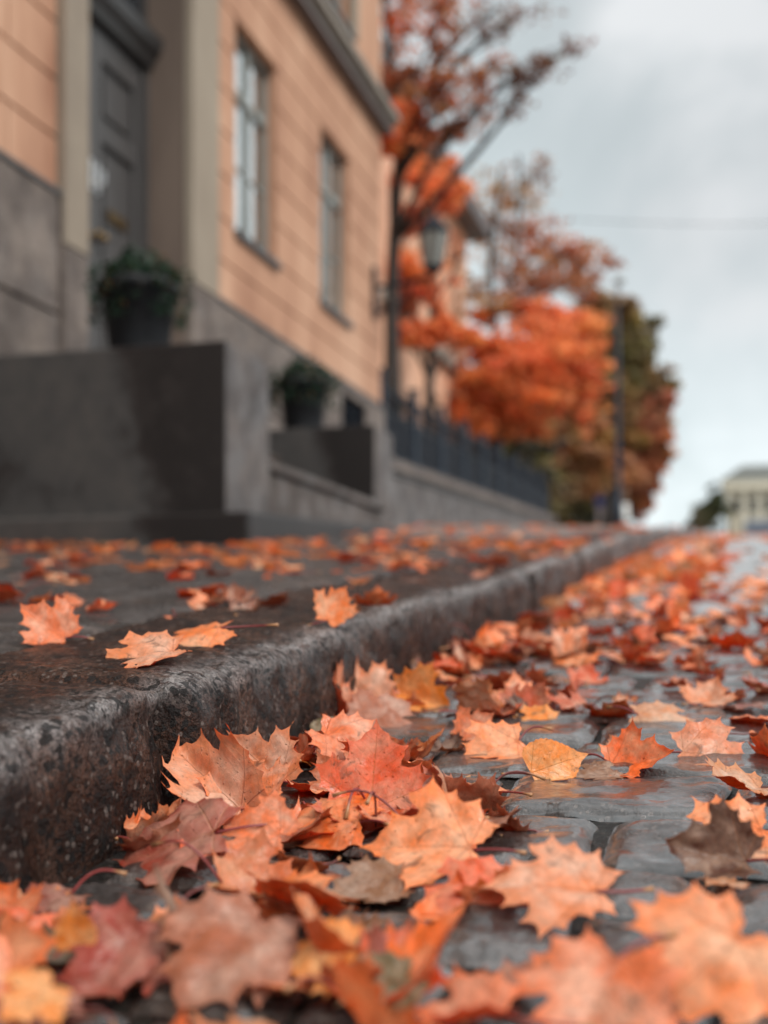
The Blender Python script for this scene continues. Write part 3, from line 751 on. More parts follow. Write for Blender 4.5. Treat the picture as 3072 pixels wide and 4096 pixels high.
fx = FX - .06
while y < 27.0:
    p = MB(); p.box(fx - .045, fx + .045, y - .045, y + .045, wt(y) + .001, wt(y) + ph(y) + .12); p.box(fx - .06, fx + .06, y - .06, y + .06, wt(y) + ph(y) + .12, wt(y) + ph(y) + .15)
    p.build('post', M['iron_blue'], IF)
    y += 1.5
for (h, t) in ((.06, .03), (.56, .03), (.80, .025)):
    b = MB(); slope_box(b, fx - .02, fx + .02, 13.4, 27.0, wt(13.4) + h * 1 - t / 2, wt(27) + h - .1 * (h > .3) - t / 2, wt(13.4) + h + t / 2, wt(27) + h - .1 * (h > .3) + t / 2)
    b.build('rail', M['iron'], IF)
y = 13.45; k = 0
while y < 27.0:
    hh = .56 if k % 3 else .86
    bars.box(fx - .014, fx + .014, y, y + .028, wt(y) + .03, wt(y) + hh - .007 * (y - 13)); y += .062; k += 1
bo = bars.build('bars', M['iron'], IF); bo['kind'] = 'stuff'

hv, hcol = [], []
hr = np.random.default_rng(8)
cl_ = [((FX - .42 - .12 * (k % 2), 13.7 + k * .42, wt(13.7 + k * .42) + .30), (.22, .34, .32), 420, (.035, .045, .03)) for k in range(32)]
H_ = empty('hedge', (FX - .45, 20, 2.2), 'clipped dark hedge close behind the iron fence', 'hedge')
#HEDGE
# ------------------------------------------------------------------ second house behind the fence
H2 = empty('gabled_house', (-5.5, 20, 2.2), 'taller pale salmon house with a dark overhanging roof behind the iron fence', 'house')
x2 = -5.5
w2 = [(17.2, 18.0, 3.2, 4.7), (20.2, 21.0, 3.2, 4.7), (23.2, 24.0, 3.2, 4.7), (17.2, 18.0, 6.2, 7.8), (20.2, 21.0, 6.2, 7.8), (23.2, 24.0, 6.2, 7.8), (25.2, 25.8, 6.2, 7.8)]
b = MB(); wall_grid(b, w2, 14.5, 26.6, 1.5, 8.8, x2, x2 - .4); b.box(-14, x2 - .401, 26.2, 26.59, 1.5, 8.8); b.build('wall', M['orange_far'], H2)
b = MB(); b.prism([(x2 + .45, 8.68), (x2 + .50, 8.95), (x2 - 3.5, 11.6), (x2 - 8.5, 8.9), (x2 - 8.5, 8.68)], 'y', 14, 27.0); b.build('roof', M['roof'], H2)
b = MB(); b.box(x2 - .01, x2 + .14, 14.5, 26.62, 5.42, 5.64); b.build('string_course', M['cornice'], H2)
for (a, bb, c, d) in w2:
    f = MB(); t = .06
    f.box(x2 - .2, x2 - .13, a, a + t, c, d); f.box(x2 - .2, x2 - .13, bb - t, bb, c, d); f.box(x2 - .2, x2 - .13, a + t, bb - t, d - t, d); f.box(x2 - .2, x2 - .13, a + t, bb - t, c, c + t); f.box(x2 - .2, x2 - .12, (a + bb) / 2 - .03, (a + bb) / 2 + .03, c + t, d - t)
    w = f.build('window', M['winframe'], H2); p = MB(); p.box(x2 - .18, x2 - .17, a + t, bb - t, c + t, d - t); po = p.build('pane', M['glass_dark']); po.parent = w
H3 = empty('low_wing', (-5.7, 29, 2.6), 'low salmon wing with grey sloping roof joining the gabled house behind orange leaves', 'house')
b = MB(); wall_grid(b, [(27.6, 28.4, 3.6, 4.6), (30.0, 30.8, 3.6, 4.6)], 26.62, 32.0, 2.2, 5.45, -5.62, -6.0); b.box(-12, -6.01, 31.6, 31.99, 2.2, 5.45); b.build('wall', M['orange_far'], H3)
b = MB(); b.prism([(-5.2, 5.46), (-5.2, 5.58), (-9, 7.2), (-12, 5.46)], 'y', 26.62, 32.4); b.build('roof', M['cornice'], H3)
for (a, bb) in ((27.6, 28.4), (30.0, 30.8)):
    b = MB(); b.box(-5.85, -5.8, a, bb, 3.6, 4.6); w = b.build('window', M['glass_dark'], H3)
b = MB(); b.lathe([(.38, 0), (.40, .02), (.40, .10), (.30, .10)], 20); 
for i in range(len(b.v)): v = b.v[i]; b.v[i] = (-5.62 + v[2], 29.2 + v[0], 5.0 + v[1] * .9)
b.build('round_window', M['glass_dark'], H3)

# ------------------------------------------------------------------ trees
def leaf_cloud(clumps, size, sd, jitter=.3, gap=-.22, spread=(.35, .65)):
    """clumps: (centre, radii, count, colour) -> verts, quads, colours; bent leaf-sized blades"""
    r = np.random.default_rng(sd); Vs = []; Cs = []
    sub = []
    for (c, R, n, col) in clumps:
        sub.append((np.array(c), np.array(R) * 1.15, int(n * .35), np.array(col)))
        for q in range(18):
            d = r.normal(size=3) * .60; k = r.uniform(*spread) * .55
            hue = np.array([1, r.uniform(.88, 1.2), r.uniform(.88, 1.2)])
            sub.append((np.array(c) + d * np.array(R), np.array(R) * k * np.array([1.2, 1.2, r.uniform(.4, .9)]), int(n / 20 * r.uniform(.3, 1.7)), np.array(col) * hue * r.uniform(.8, 1.2)))
    for (c, R, n, col) in sub:
        d = r.normal(size=(n, 3)); d /= np.linalg.norm(d, axis=1)[:, None]
        rad = r.random(n) ** .6
        P = np.array(c)[None, :] + d * rad[:, None] * np.array(R)[None, :]
        q = P / max(.25, min(R) * .55)
        keep = vnoise(q[:, 0], q[:, 1], q[:, 2], sd) + .35 * r.normal(size=n) > gap
        P = P[keep]; n = len(P)
        if n == 0: continue
        a = r.normal(size=(n, 3)); a /= np.linalg.norm(a, axis=1)[:, None]
        up = np.array([0, 0, 1.0]); b = np.cross(a, up + .6 * r.normal(size=(n, 3))); b /= np.linalg.norm(b, axis=1)[:, None]
        nn = np.cross(a, b)
        s = (size * r.uniform(.6, 1.25, n))[:, None]
        quad = np.stack([P - a * s * .5, P + b * s * .42 + nn * s * .12, P + a * s * .6, P - b * s * .42 + nn * s * .12], 1)
        Vs.append(quad.reshape(-1, 3))
        k = r.uniform(1 - jitter, 1 + jitter, n)[:, None]; cc = np.array(col)[None, :] * k
        cc = cc * (1 + r.uniform(-.12, .12, (n, 3)))
        Cs.append(np.repeat(np.concatenate([cc, np.ones((n, 1))], 1), 4, 0))
    V = np.concatenate(Vs); C = np.concatenate(Cs)
    return V, np.arange(len(V)).reshape(-1, 4), np.clip(C, 0, 1)

V_, F_, C_ = leaf_cloud(cl_, .06, 61, gap=-1, spread=(.5, .9))
o_h = np_obj('foliage', V_ - np.array(H_.location), F_, M['crown'], H_, smooth=False)
o_h.data.color_attributes.new('tint', 'FLOAT_COLOR', 'POINT').data.foreach_set('color', C_.astype(np.float32).ravel())
b = MB()
for k in range(24): b.tube([(FX - .45, 13.8 + k * .55, wt(13.8 + k * .55) - .15), (FX - .45 + .05 * (-1) ** k, 13.85 + k * .55, wt(13.8 + k * .55) + .45)], [.02, .008], 5)
b.build('stems', M['bark'], H_)

def limb(mb, p0, p1, r0, r1, r, sag=.12, seg=6):
    p0 = Vector(p0); p1 = Vector(p1); L = (p1 - p0).length; n = 6
    side = Vector((r.uniform(-1, 1), r.uniform(-1, 1), r.uniform(.2, 1))) * L * sag
    pts = [p0.lerp(p1, t) + side * math.sin(math.pi * t) for t in [k / n for k in range(n + 1)]]
    mb.tube(pts, [r0 + (r1 - r0) * (k / n) ** .7 for k in range(n + 1)], seg)
    return pts

def tree(label, group, px, l, s, base_z, top_py, r0, clumps, size, sd, name='maple_tree', twigs=True, dens=1.5, gap=-.22, spread=(.35, .65)):
    """clumps in photo pixels: (px, py, rx, ry, n, colour, dY)"""
    root = Vector((-l, s, base_z))
    Y = -root.x * ST + root.y * CT
    e = empty(name, root, label, 'tree', group)
    r = random.Random(sd)
    topz = (2550 - top_py) / F * Y
    tr = MB(); n = 9
    tp = [root + Vector((.12 * math.sin(k * 1.1 + sd) * k / n, .1 * math.cos(k * 1.7 + sd) * k / n, (topz - base_z) * k / n)) for k in range(n + 1)]
    tr.tube(tp, [r0 * (1.25 if k == 0 else 1 - .085 * k) for k in range(n + 1)], 10)
    cl = []
    for (cx, cy, rx, ry, cnt, col, dY) in clumps:
        c = pt(cx, cy, Y + dY); R = (rx / F * Y, max(rx, ry) / F * Y, ry / F * Y)
        cl.append((c, R, cnt, col))
        k = min(n, max(2, int((c.z - base_z - (c - root).xy.length * .5) / (topz - base_z) * n)))
        st = tp[k]
        pts = limb(tr, st, c, r0 * (.5 - .03 * k), .012, r)
        if twigs:
            for _ in range(4):
                q = c + Vector((r.uniform(-1, 1) * R[0], r.uniform(-1, 1) * R[1], r.uniform(-1, 1) * R[2])) * .9
                limb(tr, pts[r.choice((3, 4, 5))], q, .014, .005, r, seg=4)
    tr.build('trunk', M['bark'], e, smooth=True)
    cl = [(c, R, int(n_ * dens), col) for (c, R, n_, col) in cl]
    V, Fs, Cc = leaf_cloud(cl, size, sd, gap=gap, spread=spread)
    V = V - np.array(root)[None, :]
    o = np_obj('crown', V, Fs, M['crown'], e, smooth=False)
    at = o.data.color_attributes.new('tint', 'FLOAT_COLOR', 'POINT'); at.data.foreach_set('color', Cc.astype(np.float32).ravel())
    return e

OR = (.95, .31, .12); OR2 = (.88, .27, .11); RB = (.52, .20, .10); DB = (.24, .11, .07); BR = (.46, .23, .10); GR = (.19, .145, .06); OL = (.30, .175, .075)
G = 'autumn street trees along the pavement'
tree('tall thin maple of red brown leaves rising at the corner of the salmon house', G, 1570, 4.32, 16.1, 2.0, -250, .125, [
    (1640, -60, 130, 110, 500, RB, 0), (1780, 30, 150, 90, 420, RB, -.6), (1620, 120, 110, 120, 420, OR2, .3), (1760, 190, 110, 80, 330, RB, 0), (1950, 120, 110, 50, 130, DB, -.8),
    (1600, 300, 90, 90, 330, RB, 0), (1740, 370, 100, 70, 300, RB, -.5), (1880, 300, 100, 60, 170, RB, -.9), (2060, 310, 100, 45, 130, DB, -1.1), (2180, 260, 80, 40, 60, DB, -1.2), (2275, 195, 45, 35, 60, DB, -1.3),
    (1900, 440, 110, 50, 180, RB, -.8), (2060, 420, 80, 40, 90, DB, -1.1), (1800, 520, 90, 50, 200, RB, -.6), (2100, 60, 90, 30, 40, DB, -1.2), (1990, 20, 120, 40, 60, DB, -.9),
    (1640, 460, 90, 60, 420, OR2, -.3), (1600, 560, 80, 60, 380, OR, -.3), (1690, 540, 60, 50, 200, OR2, -.2)], .10, 21, dens=1.25, gap=.0, spread=(.5, 1.1))
tree('slim orange maple with low leafy boughs between the lantern and the fence', G, 1715, 4.9, 20.6, 2.25, 560, .11, [
    (1690, 700, 95, 60, 480, OR, 0), (1790, 760, 95, 60, 480, OR, -.3), (1760, 830, 90, 40, 200, OR2, 0), (1660, 880, 70, 50, 180, OR2, 0), (1640, 1060, 100, 50, 420, OR, -.3), (1690, 1180, 90, 55, 420, OR2, 0),
    (1620, 1130, 60, 80, 160, OR2, 0), (1600, 1330, 70, 40, 300, OR, 0), (1690, 1340, 80, 45, 400, OR, -.2), (1780, 1320, 70, 45, 280, OR, 0), (1610, 1230, 60, 50, 160, RB, 0), (1830, 1000, 50, 70, 60, RB, .5), (1860, 1360, 60, 50, 200, OR, 0)], .12, 22, dens=1.5, gap=-.3, spread=(.5, .9))
tree('bright orange maple with a full rounded crown beyond the iron fence', G, 1978, 4.62, 25.2, 2.4, 660, .13, [
    (2130, 1400, 200, 120, 2600, OR, 0), (2270, 1440, 120, 110, 1300, OR, .5), (2100, 1560, 180, 110, 2300, OR, -.3), (2230, 1330, 130, 80, 1100, OR2, .5), (2050, 1680, 130, 80, 1100, OR, 0), (1940, 1640, 90, 110, 900, OR, 0), (1930, 1400, 90, 60, 500, OR, 0),
    (2150, 1480, 160, 130, 1500, OR, .2), (2010, 1560, 120, 110, 900, OR, .2), (2330, 1560, 80, 70, 450, OR, .4), (2340, 1660, 50, 50, 140, OR, .4), (1900, 1560, 60, 80, 300, OR2, 0), (2180, 1250, 100, 40, 350, OR2, .6),
    (1960, 1230, 110, 50, 180, BR, 0), (1900, 1150, 60, 80, 90, BR, .3)], .13, 23, dens=2.1, gap=-.12, spread=(.4, .95))
tree('tall sparse brown maple standing over the bright orange crown', G, 2080, 5.4, 32.5, 3.0, 620, .15, [
    (2010, 740, 110, 50, 160, BR, 0), (2100, 790, 110, 60, 240, BR, .5), (2150, 700, 80, 40, 80, DB, 0), (1960, 860, 90, 60, 150, BR, 0), (2060, 920, 110, 60, 300, RB, .4), (2180, 960, 110, 60, 420, RB, .4),
    (2280, 1020, 100, 60, 420, RB, 1), (2230, 1120, 130, 70, 700, RB, .5), (2330, 1120, 70, 80, 400, RB, 1), (2090, 1060, 120, 70, 420, RB, 0), (2050, 1180, 110, 60, 400, RB, 0), (1950, 1000, 60, 90, 120, BR, 0), (2380, 1090, 40, 60, 100, RB, 1)], .15, 24, dens=1.5, gap=.0, spread=(.5, 1.1))
tree('dark olive brown tree behind the bright orange maple', G, 2200, 6.2, 40, 3.7, 1180, .2, [
    (2230, 1750, 150, 130, 1300, BR, 0), (2050, 1820, 120, 110, 900, BR, .5), (2250, 1500, 150, 150, 1500, OL, 1.5), (2080, 1950, 120, 80, 800, OL, 0), (2130, 1850, 120, 110, 900, OL, 0), (2330, 1850, 130, 130, 1200, BR, .5), (2420, 1280, 90, 110, 800, OL, 1), (2480, 1420, 110, 120, 1100, GR, 1), (2400, 1600, 130, 130, 1400, OL, 1), (2180, 1930, 100, 50, 500, OL, 0)], .30, 25, twigs=False, dens=2.4, gap=-.8, spread=(.5, .95))
tree('big russet tree with a ragged side over the roadway beyond the lamp post', G, 2440, 5.2, 56, 4.7, 1300, .24, [
    (2520, 1450, 90, 90, 900, GR, 0), (2560, 1560, 100, 90, 1100, OL, .5), (2590, 1700, 80, 110, 1100, RB, 0), (2500, 1700, 120, 130, 1500, BR, .5), (2610, 1830, 60, 60, 500, RB, 0), (2560, 1900, 70, 70, 700, RB, 0), (2480, 1880, 110, 110, 1100, BR, 1), (2400, 1800, 120, 130, 1300, BR, 1.5), (2470, 1560, 120, 120, 1400, OL, 1), (2570, 2000, 45, 50, 200, RB, 1)], .40, 26, twigs=False, dens=2.4, gap=-.8, spread=(.5, .95))
tree('green topped tree at the far end of the row of street trees', G, 2500, 6.4, 68, 5.6, 1200, .24, [
    (2440, 1290, 90, 70, 700, GR, 0), (2500, 1380, 80, 90, 800, GR, 0), (2400, 1420, 110, 100, 900, OL, 0), (2330, 1300, 70, 60, 300, OL, 0), (2380, 1780, 140, 160, 1400, OL, 0)], .44, 27, twigs=False, dens=2.4, gap=-.8, spread=(.5, .95))
tree('small green tree beside the pale columned building on the hilltop', 'trees on the hilltop', 2820, -1.2 + 1.5, 186, 14.6, 2000, .3, [
    (2850, 2040, 45, 45, 600, (.09, .09, .04), 0), (2810, 2080, 45, 40, 500, (.16, .13, .07), 0), (2865, 2000, 25, 35, 250, (.08, .085, .04), 0)], 1.0, 28, name='hilltop_tree', twigs=False)
# dark hedge under the park trees
def bush(label, x, y, z, R, n, sd, cols, cat='bush'):
    o_ = empty('park_bush', (x, y, z), label, cat, 'dark bushes under the park trees')
    cl = [((x + random.uniform(-.6, .6) * R[0], y + random.uniform(-.6, .6) * R[1], z + R[2] * random.uniform(.35, .75)), (R[0] * .6, R[1] * .6, R[2] * .55), n // 5, random.choice(cols)) for k in range(5)]
    V, Fs, Cc = leaf_cloud(cl, .20, sd, gap=-1)
    o = np_obj('foliage', V - np.array([x, y, z]), Fs, M['crown'], o_, smooth=False)
    at = o.data.color_attributes.new('tint', 'FLOAT_COLOR', 'POINT'); at.data.foreach_set('color', Cc.astype(np.float32).ravel())
    b = MB()
    for k in range(5): b.tube([(x, y, z - .1), (x + random.uniform(-.5, .5) * R[0], y + random.uniform(-.5, .5) * R[1], z + R[2] * .8)], [.03, .01], 5)
    b.build('stems', M['bark'], o_)
bl = ['dark low bush where the iron fence ends', 'shadowy green bush behind the fence end', 'black green bush beside the person in blue', 'tall dark bush under the olive brown tree', 'dark bush farthest up the park behind the person', 'bush between the person and the fence end', 'wide dark bush directly behind the person', 'dark bush behind the foot of the lamp post']
for k, (x, y) in enumerate([(-5.4, 29.5), (-6.6, 34), (-8.0, 44), (-7.4, 38), (-8.2, 58), (-7.9, 63), (-7.2, 67), (-6.9, 76)]):
    bush(bl[k], x, y, float(pave_z(x, y)), (1.5 if k < 4 else 2.2, 1.8, 1.7 if k < 3 else 2.9), 3000 if k < 4 else 7000, 40 + k, [GR, (.03, .035, .018), (.04, .035, .02)])

# ------------------------------------------------------------------ lamp post, sign post, wire, person, car, far building
def lamp_post():
    x, y = -2.2, 25.8; z = float(pave_z(x, y))
    e = empty('street_lamp', (x, y, z), 'tall tapering grey lamp post on the pavement in front of the russet tree', 'street lamp')
    b = MB(); b.lathe([(.10, 0), (.10, .5), (.075, .55), (.065, .9), (.045, 3.0), (.025, 4.5)], 12, (x, y, z)); b.build('pole', M['iron_blue'], e, smooth=True)
    b = MB(); b.tube([(x, y, z + 4.45), (x, y, z + 4.75), (x + .02, y, z + 4.95)], [.03, .02, .015], 8); b.build('arm', M['iron_blue'], e)
    b = MB(); b.lathe([(.03, .12), (.09, .08), (.12, 0), (.06, -.03), (.001, -.035)], 12, (x + .03, y, z + 5.0)); b.build('lamp_head', M['winframe'], e, smooth=True)
lamp_post()
def sign_post():
    x, y = -1.55, 21.5 ; p = pt(2500, 2112, 44); x, y = p.x, p.y; z = float(pave_z(x, y))
    e = empty('kerb_post', (x, y, z), 'thin tan post with a white painted foot by the kerb right of the lamp', 'post')
    b = MB(); b.lathe([(.12, 0), (.12, .9)], 12, (x, y, z)); b.build('white_foot', M['curtain'], e, smooth=True)
    b = MB(); b.lathe([(.11, .9), (.09, 2.6), (.001, 2.62)], 12, (x, y, z)); b.build('shaft', simple('tan_wood', (.30, .17, .10), .8), e, smooth=True)
sign_post()
w = MB(); pts = []
for t in np.linspace(0, 1, 24):
    a = pt(2300, 878, 25); bq = pt(3500, 868, 26); p = a.lerp(bq, t); p.z -= .12 * math.sin(math.pi * t); pts.append(p)
a = Vector((-5.52, 24.5, 7.9)); pts = [a.lerp(pts[0], k / 4) for k in range(4)] + pts
w.tube(pts, .007, 5)
tag(w.build('overhead_cable', M['iron']), 'thin dark cable strung across the sky above the street', 'cable')

def skin_obj(name, joints, edges, mat, parent, sub=2):
    me = bpy.data.meshes.new(name); me.from_pydata([j[0] for j in joints], edges, []); me.update()
    o = bpy.data.objects.new(name, me); COL.objects.link(o); o.parent = parent
    sk = o.modifiers.new('skin', 'SKIN'); 
    for i, j in enumerate(joints):
        r = j[1] if hasattr(j[1], '__len__') else (j[1], j[1]); me.skin_vertices[0].data[i].radius = r
    me.skin_vertices[0].data[0].use_root = True
    sb = o.modifiers.new('sub', 'SUBSURF'); sb.levels = sub; sb.render_levels = sub
    me.materials.append(mat)
    return o
def person():
    p = pt(2407, 2115, 56); z = float(pave_z(p.x, p.y)); e = empty('person', (p.x, p.y, z), 'person in a dark blue jacket and pale trousers walking up the pavement', 'person')
    e.rotation_euler = (0, 0, .1)
    skin = simple('skin', (.45, .26, .18), .5); J = [((0, 0, .95), (.14, .11)), ((0, 0, 1.15), (.13, .10)), ((0, 0, 1.38), (.16, .11)), ((0, .0, 1.50), .06), ((0, .01, 1.56), .075), ((0, .02, 1.66), .085), ((0, .01, 1.73), .05),
         ((.18, 0, 1.42), .055), ((.24, -.05, 1.16), .045), ((.22, .06, .95), .035), ((.22, .09, .86), .03), ((-.18, 0, 1.42), .055), ((-.24, .06, 1.17), .045), ((-.23, .14, .95), .035), ((-.23, .17, .87), .03),
         ((.09, 0, .90), .095), ((.10, .10, .50), .065), ((.10, .04, .09), .04), ((.10, .18, .03), .035), ((-.09, 0, .90), .095), ((-.10, -.06, .50), .065), ((-.10, -.24, .14), .04), ((-.10, -.14, .03), .035)]
    Ed = [(0, 1), (1, 2), (2, 3), (3, 4), (4, 5), (5, 6), (2, 7), (7, 8), (8, 9), (9, 10), (2, 11), (11, 12), (12, 13), (13, 14), (0, 15), (15, 16), (16, 17), (17, 18), (0, 19), (19, 20), (20, 21), (21, 22)]
    skin_obj('body', J, Ed, skin, e)
    jk = simple('navy_jacket_cloth', (.030, .045, .19), .8)
    skin_obj('jacket', [((0, 0, .88), (.185, .145)), ((0, 0, 1.15), (.17, .13)), ((0, 0, 1.40), (.19, .13)), ((.20, 0, 1.42), .078), ((.26, -.05, 1.16), .066), ((.24, .05, .98), .055), ((-.20, 0, 1.42), .078), ((-.26, .06, 1.17), .066), ((-.25, .13, .98), .055), ((0, 0, 1.49), .085)], [(0, 1), (1, 2), (2, 3), (3, 4), (4, 5), (2, 6), (6, 7), (7, 8), (2, 9)], jk, e)
    tc = simple('pale_trouser_cloth', (.42, .34, .33), .9)
    skin_obj('trousers', [((0, 0, .93), (.15, .12)), ((.09, 0, .86), .115), ((.10, .10, .50), .085), ((.10, .05, .12), .06), ((-.09, 0, .86), .115), ((-.10, -.06, .50), .085), ((-.10, -.22, .17), .06)], [(0, 1), (1, 2), (2, 3), (0, 4), (4, 5), (5, 6)], tc, e)
    skin_obj('hair', [((0, -.02, 1.60), .075), ((0, -.015, 1.69), .098), ((0, .0, 1.76), .06)], [(0, 1), (1, 2)], simple('grey_hair', (.12, .11, .13), .8), e)
person()
def car():
    p = pt(2686, 2130, 178); z = float(road_z(p.x, p.y)) + .0
    e = empty('parked_car', (p.x, p.y, z), 'small dark car far off at the top of the road', 'car')
    x, y = p.x, p.y; paint = simple('dark_car_paint', (.02, .022, .03), .3)
    b = MB(); b.prism([(y - 2.1, z + .32), (y + 2.1, z + .32), (y + 2.15, z + .7), (y + 1.2, z + .92), (y + .5, z + 1.42), (y - 1.1, z + 1.46), (y - 1.9, z + .98), (y - 2.15, z + .85)], 'x', x - .87, x + .87)
    b.build('body', paint, e, bevel=.08)
    b = MB(); b.prism([(y - 1.0, z + 1.02), (y + .9, z + .98), (y + .42, z + 1.36), (y - .95, z + 1.38)], 'x', x - .885, x + .885); b.build('side_window', M['glass_dark'], e)
    b = MB(); b.add([(x - .7, y - 1.82, z + 1.08), (x + .7, y - 1.82, z + 1.08), (x + .62, y - 1.22, z + 1.41), (x - .62, y - 1.22, z + 1.41)], [(0, 1, 2, 3)]); b.build('rear_window', M['glass_dark'], e)
    red = simple('tail_lamp_red', (.35, .02, .015), .3)
    for s_ in (-1, 1):
        b = MB(); b.box(x + s_ * .72 - .1, x + s_ * .72 + .1, y - 2.19, y - 2.1, z + .72, z + .84); b.build('tail_lamp', red, e)
        for yy_ in (-1.3, 1.35):
            b = MB(); b.lathe([(.31, -.1), (.33, -.06), (.33, .06), (.31, .1)], 20)
            for i in range(len(b.v)): v = b.v[i]; b.v[i] = (x + s_ * .8 + v[2], y + yy_ + v[0], z + .33 + v[1])
            b.build('wheel', M['pot'], e)
car()
def far_building():
    Y = 192; a = pt(2890, 2130, Y); x0, y0 = a.x, a.y; z0 = 14.6
    e = empty('columned_building', (x0, y0, z0), 'pale beige classical building with tall columns at the top of the hill', 'building')
    beige = render_mat('far_beige_stone', (.55, .50, .40), (.66, .60, .48), (.74, .68, .56))
    W = 13
    b = MB(); b.box(x0 + .8, x0 + W, y0 + 1.6, y0 + 12, z0, z0 + 8.2); b.build('wall', beige, e)
    b = MB(); b.box(x0, x0 + W, y0 - .2, y0 + 12.2, z0 + 8.2, z0 + 9.5); b.build('entablature', beige, e)
    for k in range(6): b = MB(); b.lathe([(.55, 0), (.45, .4), (.40, 7.6), (.58, 8.0), (.58, 8.2)], 14, (x0 + 1 + k * 2.2, y0 + .6, z0)); b.build('column', beige, e, smooth=True)
    b = MB(); b.prism([(x0 - .3, z0 + 9.5), (x0 + W + .3, z0 + 9.5), (x0 + W * .75, z0 + 11.6), (x0 + W * .22, z0 + 11.6)], 'y', y0 - .4, y0 + 12.4); b.build('roof', M['winframe'], e)
    for k in range(5):
        b = MB(); b.box(x0 + 1.7 + k * 2.2, x0 + 2.7 + k * 2.2, y0 + 1.5, y0 + 1.59, z0 + 4.6, z0 + 6.8); b.build('window', M['glass_dark'], e)
    b = MB(); b.box(x0 + 3.2, x0 + 12, y0 - 3, y0 - .8, z0 + 2.6, z0 + 3.0); b.box(x0 + 3.2, x0 + 12, y0 - 1, y0 - .85, z0, z0 + 2.6); b.build('glass_front', simple('blue_grey_glass', (.30, .34, .42), .2), e)
far_building()

#LEAVES-BEGIN
# ------------------------------------------------------------------ fallen leaves
MAPLE = [(0, 0, 0), (.09, -.09, 0), (.22, -.15, 0), (.40, -.22, 1), (.44, -.06, 0), (.66, .00, 1), (.60, .15, 0), (.78, .21, 1), (.74, .33, 0),
         (.97, .47, 1), (.72, .49, 0), (.68, .64, 1), (.52, .55, 0), (.41, .54, 0), (.41, .66, 0), (.49, .81, 1), (.30, .78, 0), (.17, .90, 0), (0, 1.10, 1)]
def outline_maple(rs, fine):
    sideA = []
    for sgn in (1, -1):
        pts = [[sgn * p[0] * .80 * (1 + rs.uniform(-.07, .07)), p[1] + rs.uniform(-.03, .03), p[2]] for p in MAPLE[1:-1]]
        sideA.append(pts)
    tip = [rs.uniform(-.03, .03), 1.10 + rs.uniform(-.08, .05), 1]
    loop = [[0, 0, 0]] + sideA[0] + [tip] + sideA[1][::-1]
    return refine(loop, rs, fine, .15)
def outline_linden(rs, fine):
    loop = [[0, 0, 0]]
    n = 26
    for sgn in (1, -1):
        side = []
        for k in range(1, n):
            t = k / n
            w = .50 * math.sin(math.pi * t ** .72) ** .8 * (1.05 - .25 * t); y = -.10 * math.sin(math.pi * min(1, t * 3.2)) * (t < .31) + 1.0 * t ** 1.15
            side.append([sgn * (w + (.012 if k % 2 else -.008)), y, k % 2])
        loop = loop + side + [[0, 1.12, 1]] if sgn == 1 else loop + side[::-1]
    return refine(loop, rs, False, .0)
def refine(loop, rs, fine, conc):
    c = np.array([0, .28]); out = []
    n = len(loop)
    for i in range(n):
        a = np.array(loop[i][:2]); b = np.array(loop[(i + 1) % n][:2]); out.append(a)
        L = np.linalg.norm(b - a)
        if fine:
            k = max(1, int(L / .055))
            inw = (c - (a + b) / 2); inw /= max(1e-6, np.linalg.norm(inw))
            nrm = np.array([-(b - a)[1], (b - a)[0]]) / max(L, 1e-6)
            if nrm.dot(inw) < 0: nrm = -nrm
            for j in range(1, k):
                t = j / k; out.append(a + (b - a) * t + nrm * L * conc * math.sin(math.pi * t) * .9)
    return np.array(out)
def tri_leaf(outl, step):
    n = len(outl); pts = [Vector(p) for p in outl]
    if step:
        xs = np.arange(-.9, .9, step); ys = np.arange(-.4, 1.2, step)
        a = outl; b = np.roll(outl, -1, 0)
        for j, y in enumerate(ys):
            for x in xs + (step / 2 if j % 2 else 0):
                cond = ((a[:, 1] > y) != (b[:, 1] > y))
                xi = a[:, 0] + (y - a[:, 1]) / np.where(np.abs(b[:, 1] - a[:, 1]) < 1e-9, 1e-9, b[:, 1] - a[:, 1]) * (b[:, 0] - a[:, 0])
                if (cond & (x < xi)).sum() % 2 == 0: continue
                d = b - a; t = np.clip(((x - a[:, 0]) * d[:, 0] + (y - a[:, 1]) * d[:, 1]) / (d ** 2).sum(1).clip(1e-9), 0, 1)
                dist = np.hypot(a[:, 0] + t * d[:, 0] - x, a[:, 1] + t * d[:, 1] - y).min()
                if dist > step * .5: pts.append(Vector((x, y)))
    r = delaunay_2d_cdt(pts, [(i, (i + 1) % n) for i in range(n)], [list(range(n))], 1, 1e-5)
    uv = np.array([tuple(v) for v in r[0]]); tr = np.array([f for f in r[2] if len(f) == 3])
    A = uv[tr]; ar = (A[:, 1, 0] - A[:, 0, 0]) * (A[:, 2, 1] - A[:, 0, 1]) - (A[:, 2, 0] - A[:, 0, 0]) * (A[:, 1, 1] - A[:, 0, 1])
    tr[ar < 0] = tr[ar < 0][:, ::-1]
    a = outl; b = np.roll(outl, -1, 0); d = b - a
    t = np.clip(((uv[:, None, :] - a[None]) * d[None]).sum(2) / (d ** 2).sum(1).clip(1e-9)[None], 0, 1)
    dist = np.linalg.norm(a[None] + t[..., None] * d[None] - uv[:, None, :], axis=2).min(1)
    return uv, tr, dist
rs_ = random.Random(77)
FINE = [tri_leaf(outline_maple(rs_, True), .062) for k in range(9)]
FINE_L = [tri_leaf(outline_linden(rs_, True), .07) for k in range(2)]
LOW = [tri_leaf(outline_maple(rs_, False), .30) for k in range(6)]

